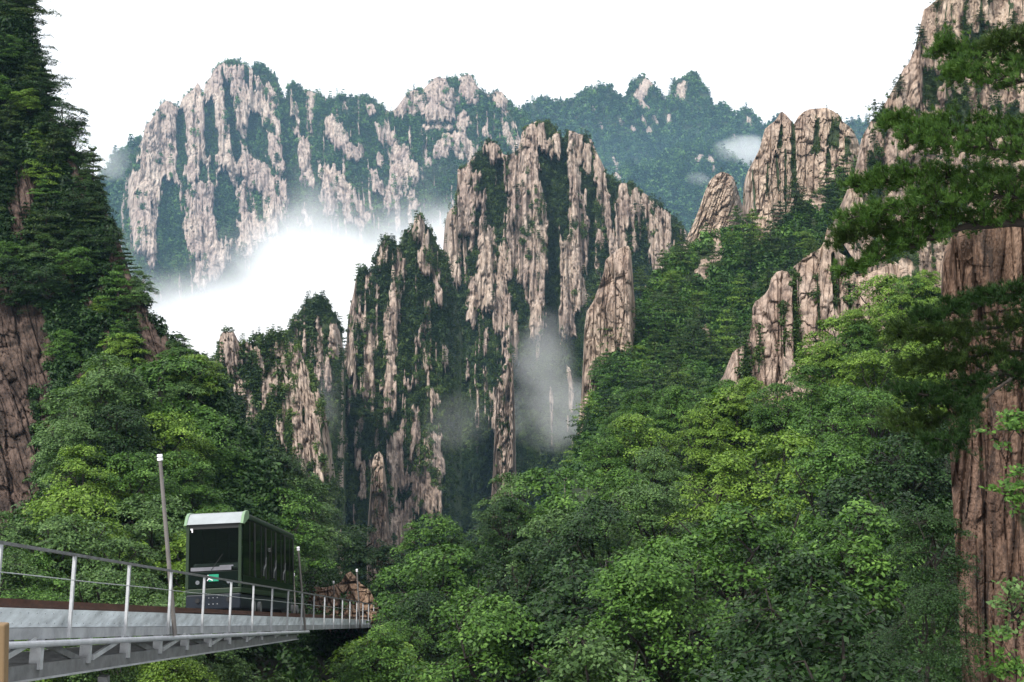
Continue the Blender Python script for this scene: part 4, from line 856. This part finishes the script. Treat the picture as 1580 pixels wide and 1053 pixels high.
# the small green notice with its white pictogram
sg = MB().box((-W / 2 + 0.02, -0.015, 1.27), (0.36, 0.02, 0.25)).build('notice', signg, cr_)
b = MB(); b.tube([(-1.19, -0.03, 1.36), (-1.19, -0.036, 1.36)], 0.022, sides=10)
b.bar((-1.19, -0.033, 1.33), (-1.16, -0.033, 1.25), 0.035, 0.008, (0, 1, 0)).bar((-1.16, -0.033, 1.25), (-1.02, -0.033, 1.18), 0.03, 0.008, (0, 1, 0)).bar((-1.18, -0.033, 1.31), (-1.08, -0.033, 1.29), 0.022, 0.008, (0, 1, 0)).bar((-1.16, -0.033, 1.25), (-1.22, -0.033, 1.17), 0.026, 0.008, (0, 1, 0))
b.build('pictogram', white, sg)
MB().box((-W + 0.22, 0.09, 3.0), (0.045, 0.01, 0.13)).box((-W + 0.20, 0.09, 3.05), (0.085, 0.01, 0.06)).build('number_plate', white, cr_)
MB().tube([(-1.1, 0.06, 1.55), (-0.7, 0.07, 2.1)], 0.012, sides=6).build('wiper', blackm, cr_)
for y in (1.6, LN - 1.6):
    bg_ = MB().box((-W / 2, y, 0.14), (1.7, 1.9, 0.2)).build('bogie', blackm, cr_, 0.03)
    for dy in (-0.6, 0.6):
        for x in (0.26, -2.12):
            MB().tube([(x - 0.05, y + dy, 0.2), (x + 0.05, y + dy, 0.2)], 0.2, sides=16).build('wheel', steel_dark, bg_)
# timber post at the viewpoint
MB().bar(P(-2, 1180, 3.0), P(2, 962, 3.0), 0.03, 0.03, (0, 1, 0)).build('timber_post', timber, None, 0.004)
tag(bpy.data.objects['timber_post'], 'tan timber post at the bottom left edge of the picture', 'post')
# ---------------------------------------------------------------- the old pine reaching in from the right
prng = np.random.default_rng(9)
PD = 13.0
def pp(px, py, dy=0.0): return np.array(P(px, py, PD + dy))
pine = empt('pine_tree', 'old pine with flat layered boughs reaching in from the right edge', 'pine tree', tuple(pp(1800, 1100)))
base = pp(1800, 1100)
tsegs = chain(bend(pp(1800, 1350), pp(1740, 330), 6, 0.03, prng), 0.20, 0.13) + chain(bend(pp(1740, 330), pp(1700, -120), 5, 0.03, prng), 0.13, 0.05)
tv, tq = tubes(tsegs, 10); link('trunk', mesh_np('trunk', tv - base, tq, [BARK]), pine)
# boughs: polyline in the picture (x, y), depth offset, thickness of the needle pad below/above
BOUGHS = [  # upper boughs mostly lighter: sunlight put into the needle colour
 ([(1735, 120), (1640, 100), (1560, 88), (1490, 80), (1450, 74)], 0.5, 24, 30, 0.016, 'oldpine'),
 ([(1735, 150), (1650, 135), (1560, 122), (1500, 118), (1462, 112)], -0.3, 20, 28, 0.014, 'oldpine'),
 ([(1735, 230), (1640, 215), (1540, 205), (1450, 198), (1368, 188)], 0.2, 22, 30, 0.02, 'oldpine'),
 ([(1735, 260), (1650, 245), (1560, 232), (1480, 222), (1400, 216)], -0.5, 22, 30, 0.016, 'oldpine'),
 ([(1735, 300), (1640, 282), (1540, 268), (1450, 272), (1380, 282), (1318, 288)], 0.4, 20, 28, 0.018, 'oldpine'),
 ([(1735, 320), (1650, 318), (1560, 305), (1480, 300), (1400, 318), (1300, 342)], -0.2, 22, 30, 0.018, 'oldpine'),
 ([(1735, 372), (1640, 352), (1560, 345), (1480, 352), (1420, 372), (1370, 398), (1298, 425)], 0.0, 8, 46, 0.042, 'oldpine'),
 ([(1560, 346), (1480, 338), (1400, 345), (1330, 362), (1292, 374)], 0.25, 12, 34, 0.02, 'pine'),
 ([(1735, 410), (1650, 432), (1580, 452), (1520, 462), (1470, 480), (1420, 490)], -0.2, 14, 22, 0.024, 'dark'),
 ([(1735, 500), (1650, 495), (1560, 500), (1490, 515), (1420, 510), (1380, 520)], 0.2, 26, 24, 0.018, 'pine'),
 ([(1735, 585), (1640, 578), (1580, 576), (1530, 578), (1490, 600), (1440, 612), (1385, 600)], 0.0, 26, 26, 0.032, 'dark'),
 ([(1580, 576), (1520, 598), (1470, 640), (1420, 655), (1375, 650)], 0.3, 28, 30, 0.016, 'pine'),
 ([(1735, 545), (1600, 540), (1520, 545), (1450, 562), (1390, 570)], 0.3, 24, 24, 0.014, 'pine'),
 ([(1560, 584), (1510, 620), (1480, 670), (1440, 690)], -0.2, 24, 26, 0.012, 'dark'),
 ([(1735, 40), (1640, 52), (1580, 62), (1530, 70)], 0.1, 14, 24, 0.012, 'pine'),
]
def needles(Cc, D, L, wd, rng, per):
    """tufts of needles at Cc pointing along D"""
    n = len(Cc); k = per
    c = np.repeat(Cc, k, 0); d = np.repeat(D, k, 0) + rng.normal(size=(n * k, 3)) * 0.55
    d /= np.linalg.norm(d, axis=1, keepdims=True); l = (L * (0.6 + 0.6 * rng.random(n * k)))[:, None]
    s = np.cross(d, rng.normal(size=(n * k, 3))); s /= np.linalg.norm(s, axis=1, keepdims=True)
    a = c + s * wd; b = c - s * wd; e = c + d * l * 0.6 + s * wd * 0.9; g = c + d * l
    h = c + d * l * 0.6 - s * wd * 0.9
    return np.stack([b, a, e, g], 1).reshape(-1, 3)
for pts, dy, dn, upw, th, tone in BOUGHS:
    q = np.array([pp(x, y, dy + 0.5 * k * 0.1) for k, (x, y) in enumerate(pts)])
    # smooth the bough
    t = np.linspace(0, len(q) - 1, 26); qs = np.stack([np.interp(t, np.arange(len(q)), q[:, i]) for i in range(3)], 1)
    qs[1:-1] = (qs[:-2] + 2 * qs[1:-1] + qs[2:]) / 4; qs[1:-1] += prng.normal(size=(24, 3)) * 0.012
    segs = chain(qs, th * 1.5, th * 0.35)
    L = np.linalg.norm(qs[0] - qs[-1]); Cc = []; D = []; Tn = []
    for k in range(int(56 * L)):
        f = prng.random() ** 0.85 * 0.8 + 0.2; i = f * 25; i0 = min(int(i), 24); b0 = qs[i0] * (1 - (i - i0)) + qs[i0 + 1] * (i - i0)
        dr = qs[min(i0 + 1, 25)] - qs[i0]; dr /= np.linalg.norm(dr)
        side = prng.normal(); le = 0.42 * (0.35 + 0.75 * prng.random()) * (1.15 - 0.6 * f)
        e = b0 + dr * le * 0.5 + np.array([0, side * le * 0.8, 0]) + np.array([0, 0, (prng.uniform(-dn, upw) / F * PD) * (0.55 + 0.45 * math.sin(3.14 * min(1, f)))])
        segs += chain(bend(b0, e, 2, 0.012, prng), 0.006, 0.003)
        nt = prng.integers(6, 10)
        for j in range(nt):
            g = 0.35 + 0.65 * (j + 1) / nt; c = b0 + (e - b0) * g + prng.normal(size=3) * 0.028
            Cc.append(c); D.append(dr * 0.45 + np.array([0, side * 0.2, 1.0])); Tn.append(np.clip(0.42 + prng.normal() * 0.16, 0, 1))
    Cc = np.array(Cc); V = needles(Cc, np.array(D), 0.068, 0.0027, prng, 22); Tt = np.repeat(np.clip(np.repeat(np.array(Tn), 22) + prng.normal(size=len(Cc) * 22) * 0.14, 0, 1), 4)
    tv, tq = tubes(segs, 6); bo = link('bough', mesh_np('bough', tv - base, tq, [BARK]), pine)
    link('needles', mesh_np('needles', V - base, np.arange(len(V)).reshape(-1, 4), [GREENS[tone]], {'tint': Tt}), bo)
# leafy sprigs against the near cliff
def sprig(px, py, Y, wd, tone, label, seed):
    rng = np.random.default_rng(seed); c = np.array(P(px, py, Y)); segs = []; Cc = []; Nn = []
    root = np.array([wd * 0.6, 0.25, -wd * 0.5])
    for k in range(14):
        e = rng.normal(size=3) * np.array([0.42, 0.22, 0.36]) * wd; segs += chain(bend(root * 0.5, e, 3, 0.02, rng), 0.012, 0.004)
        m = 26; Cc.append(e + rng.normal(size=(m, 3)) * np.array([0.16, 0.14, 0.07]) * wd); Nn.append(np.array([-0.1, -0.35, 0.8]) + rng.normal(size=(m, 3)) * 0.4)
    segs += chain(np.array([root, root * 0.5]), 0.02, 0.012)
    Cc = np.concatenate(Cc); V = leafquads(Cc, np.concatenate(Nn), 0.11, rng, 0.6)
    e = empt('shrub', label, 'shrub', tuple(c)); tv, tq = tubes(segs, 5)
    link('stem', mesh_np('stem', tv, tq, [BARK]), e)
    link('leaves', mesh_np('leaves', V, np.arange(len(V)).reshape(-1, 4), [GREENS[tone]], {'tint': np.repeat(np.clip(0.5 + rng.normal(size=len(Cc)) * 0.2, 0, 1), 4)}), e)
sprig(1556, 652, 24.5, 0.6, 'mid', 'loose leafy sprig high on the near brown cliff', 1)
sprig(1572, 760, 24.5, 0.6, 'mid', 'green bush at the right edge halfway down the near cliff', 2)
sprig(1545, 935, 23.5, 0.85, 'grey', 'grey-green shrub with loose leaves low on the near cliff', 3)
sprig(1560, 1020, 23, 0.8, 'mid', 'leafy shrub at the foot of the near cliff in the bottom right corner', 4)

# ---------------------------------------------------------------- labels of the trees: tone, place, and the order in which one meets them
TN = {'bright': 'bright green', 'mid': 'mid-green', 'grey': 'grey-green', 'dark': 'dark green', 'pine': 'deep green', 'pinelight': 'fresh green'}
ORD = ['leftmost', 'second', 'third', 'fourth', 'fifth', 'sixth', 'seventh', 'eighth', 'ninth', 'tenth', 'eleventh', 'twelfth', 'thirteenth', 'fourteenth', 'fifteenth', 'sixteenth', 'seventeenth', 'eighteenth', 'nineteenth', 'twentieth']
KW = {'broadleaf_tree': 'broadleaf tree', 'conifer': 'conifer'}
grp = {}
for e, kind, tone, zone, px, py in TREES: grp.setdefault((kind, zone), []).append((e, tone, px, py))
ROWS = ['lowest', 'second lowest', 'third lowest', 'fourth lowest', 'fifth lowest', 'sixth lowest', 'seventh lowest', 'eighth lowest', 'ninth lowest', 'tenth lowest']
for (kind, zone), L in grp.items():
    L.sort(key=lambda a: -a[3]); per = 12 if len(L) > 24 else 8
    nrow = max(1, math.ceil(len(L) / per)); per = math.ceil(len(L) / nrow)
    for r in range(nrow):
        row = sorted(L[r * per:(r + 1) * per], key=lambda a: a[2])
        for k, (e, tone, px, py) in enumerate(row):
            o = ORD[k] if k == 0 else ORD[k] + ' from left'
            rn = ROWS[r] if r < len(ROWS) else 'top'
            lab = f'{TN[tone]} {KW[kind]}, {o} in the {rn} row, {zone}' if nrow > 1 else f'{TN[tone]} {KW[kind]}, {o}, {zone}'
            tag(e, lab, 'tree', ('broadleaf trees, ' if kind == 'broadleaf_tree' else 'conifers, ') + zone)
# ---------------------------------------------------------------- air, cloud and mist
def box_mesh(name, a, b):
    (x0, y0, z0), (x1, y1, z1) = a, b
    V = [(x0, y0, z0), (x1, y0, z0), (x1, y1, z0), (x0, y1, z0), (x0, y0, z1), (x1, y0, z1), (x1, y1, z1), (x0, y1, z1)]
    return mesh_np(name, V, [(0, 3, 2, 1), (4, 5, 6, 7), (0, 1, 5, 4), (1, 2, 6, 5), (2, 3, 7, 6), (3, 0, 4, 7)])
m, n, out = newmat('haze_air')
pv = nd(n, 'ShaderNodeVolumePrincipled'); pv.inputs['Color'].default_value = (0.42, 0.70, 1.0, 1); pv.inputs['Density'].default_value = 0.00008
pv.inputs['Anisotropy'].default_value = 0.0
n.links.new(pv.outputs[0], out.inputs['Volume'])
hz = box_mesh('haze', (-6100, -420, -365), (6100, 9100, 420)); hz.materials.append(m)
tag(link('haze', hz), 'thin blue mountain haze filling the valley', 'haze', None, 'stuff')

def mist(name, label, a, b, dens, scale, fn, color=(0.95, 0.955, 0.965), rate=1.0):
    """closed box of cloud; fn(n, x, y, z in 0..1, noise 0..1) -> socket of density 0..1"""
    m, n, out = newmat(name + '_vapour')
    pos = nd(n, 'ShaderNodeNewGeometry').outputs['Position']
    g = nd(n, 'ShaderNodeMapping'); g.vector_type = 'POINT'
    sc = [1 / (b[i] - a[i]) for i in range(3)]
    g.inputs['Scale'].default_value = sc; g.inputs['Location'].default_value = [-a[i] * sc[i] for i in range(3)]
    n.links.new(pos, g.inputs[0]); sx = nd(n, 'ShaderNodeSeparateXYZ'); n.links.new(g.outputs[0], sx.inputs[0])
    nz = noise(n, pos, scale, 4, 0.55)
    d = fn(n, sx.outputs[0], sx.outputs[1], sx.outputs[2], nz)
    mu = nd(n, 'ShaderNodeMath', operation='MULTIPLY'); n.links.new(d, mu.inputs[0]); mu.inputs[1].default_value = dens
    pv = nd(n, 'ShaderNodeVolumePrincipled'); pv.inputs['Color'].default_value = (*color, 1); n.links.new(mu.outputs[0], pv.inputs['Density'])
    n.links.new(pv.outputs[0], out.inputs['Volume'])
    me = box_mesh(name, a, b); me.materials.append(m); o = link(name, me); tag(o, label, 'cloud', None, 'stuff'); return o
def ma(n, op, *v):
    m = nd(n, 'ShaderNodeMath', operation=op)
    for i, q in enumerate(v):
        if isinstance(q, (int, float)): m.inputs[i].default_value = q
        else: n.links.new(q, m.inputs[i])
    return m.outputs[0]
def band(n, v, a, b, c, d):
    r = nd(n, 'ShaderNodeMapRange', interpolation_type='SMOOTHSTEP'); r.inputs[1].default_value = a; r.inputs[2].default_value = b; n.links.new(v, r.inputs[0])
    s = nd(n, 'ShaderNodeMapRange', interpolation_type='SMOOTHSTEP'); s.inputs[1].default_value = c; s.inputs[2].default_value = d; s.inputs[3].default_value = 1; s.inputs[4].default_value = 0; n.links.new(v, s.inputs[0])
    return ma(n, 'MULTIPLY', r.outputs[0], s.outputs[0])
def fn_sea(n, x, y, z, nz):
    # the top of the bank climbs away from the viewer and from the left to the right
    sx = nd(n, 'ShaderNodeSeparateXYZ'); n.links.new(nd(n, 'ShaderNodeNewGeometry').outputs['Position'], sx.inputs[0])
    u = ma(n, 'DIVIDE', sx.outputs[0], sx.outputs[1]); v = ma(n, 'DIVIDE', sx.outputs[2], sx.outputs[1])
    t = nd(n, 'ShaderNodeMapRange', interpolation_type='SMOOTHSTEP'); t.inputs[1].default_value = -0.31; t.inputs[2].default_value = -0.14; t.inputs[3].default_value = 0.045; t.inputs[4].default_value = 0.108
    n.links.new(u, t.inputs[0])
    h = ma(n, 'MULTIPLY', ma(n, 'SUBTRACT', t.outputs[0], v), 15.0)
    h = ma(n, 'ADD', h, ma(n, 'MULTIPLY', ma(n, 'SUBTRACT', nz, 0.52), 3.6))
    r = nd(n, 'ShaderNodeMapRange', interpolation_type='SMOOTHSTEP'); r.inputs[1].default_value = -0.2; r.inputs[2].default_value = 2.4; n.links.new(h, r.inputs[0])
    return ma(n, 'MULTIPLY', r.outputs[0], ma(n, 'MULTIPLY', band(n, x, 0.0, 0.05, 0.95, 1.0), band(n, y, 0, 0.12, 0.9, 1.0)))
mist('cloud', 'bright bank of cloud filling the valley behind the spire ridge', (-560, 760, -220), (60, 1440, 190), 0.022, 0.009, fn_sea)
def fn_puff(n, x, y, z, nz):
    e = None
    for q in (x, y, z):
        k = ma(n, 'MULTIPLY', ma(n, 'SUBTRACT', q, 0.5), 2.0); k = ma(n, 'MULTIPLY', k, k); e = k if e is None else ma(n, 'ADD', e, k)
    h = ma(n, 'ADD', ma(n, 'SUBTRACT', 1.0, e), ma(n, 'MULTIPLY', ma(n, 'SUBTRACT', nz, 0.55), 2.6))
    r = nd(n, 'ShaderNodeMapRange', interpolation_type='SMOOTHSTEP'); r.inputs[1].default_value = 0.05; r.inputs[2].default_value = 1.0; n.links.new(h, r.inputs[0])
    return ma(n, 'MULTIPLY', r.outputs[0], band(n, e, -1.0, -0.5, 0.55, 0.98))
def puff(label, px, py, Y, wpx, hpx, depth, dens, scale):
    c = P(px, py, Y); a = wpx / 2 / F * Y; b = hpx / 2 / F * Y
    mist('mist', label, (c[0] - a, Y - depth / 2, c[2] - b), (c[0] + a, Y + depth / 2, c[2] + b), dens, scale, fn_puff)
puff('drifting grey mist in the gorge between the central peak and the pale pillar', 838, 560, 385, 120, 200, 50, 0.010, 0.055)
puff('white mist pooling low in the gorge behind the pale pillar', 858, 640, 380, 200, 150, 60, 0.016, 0.05)
puff('thin veil of mist at the dark foot of the central peak', 705, 650, 400, 130, 120, 40, 0.004, 0.05)
puff('small white cloud lying in the saddle of the blue ridge', 1148, 238, 2270, 150, 66, 150, 0.013, 0.012)
puff('wisp of cloud left of the saddle cloud on the blue ridge', 1078, 276, 1980, 60, 34, 40, 0.012, 0.03)
puff('wisp of cloud on the misty shoulder at far left', 172, 250, 1780, 100, 70, 80, 0.008, 0.02)
puff('faint mist in the cleft under the small dark peak', 505, 625, 310, 70, 150, 30, 0.01, 0.05)
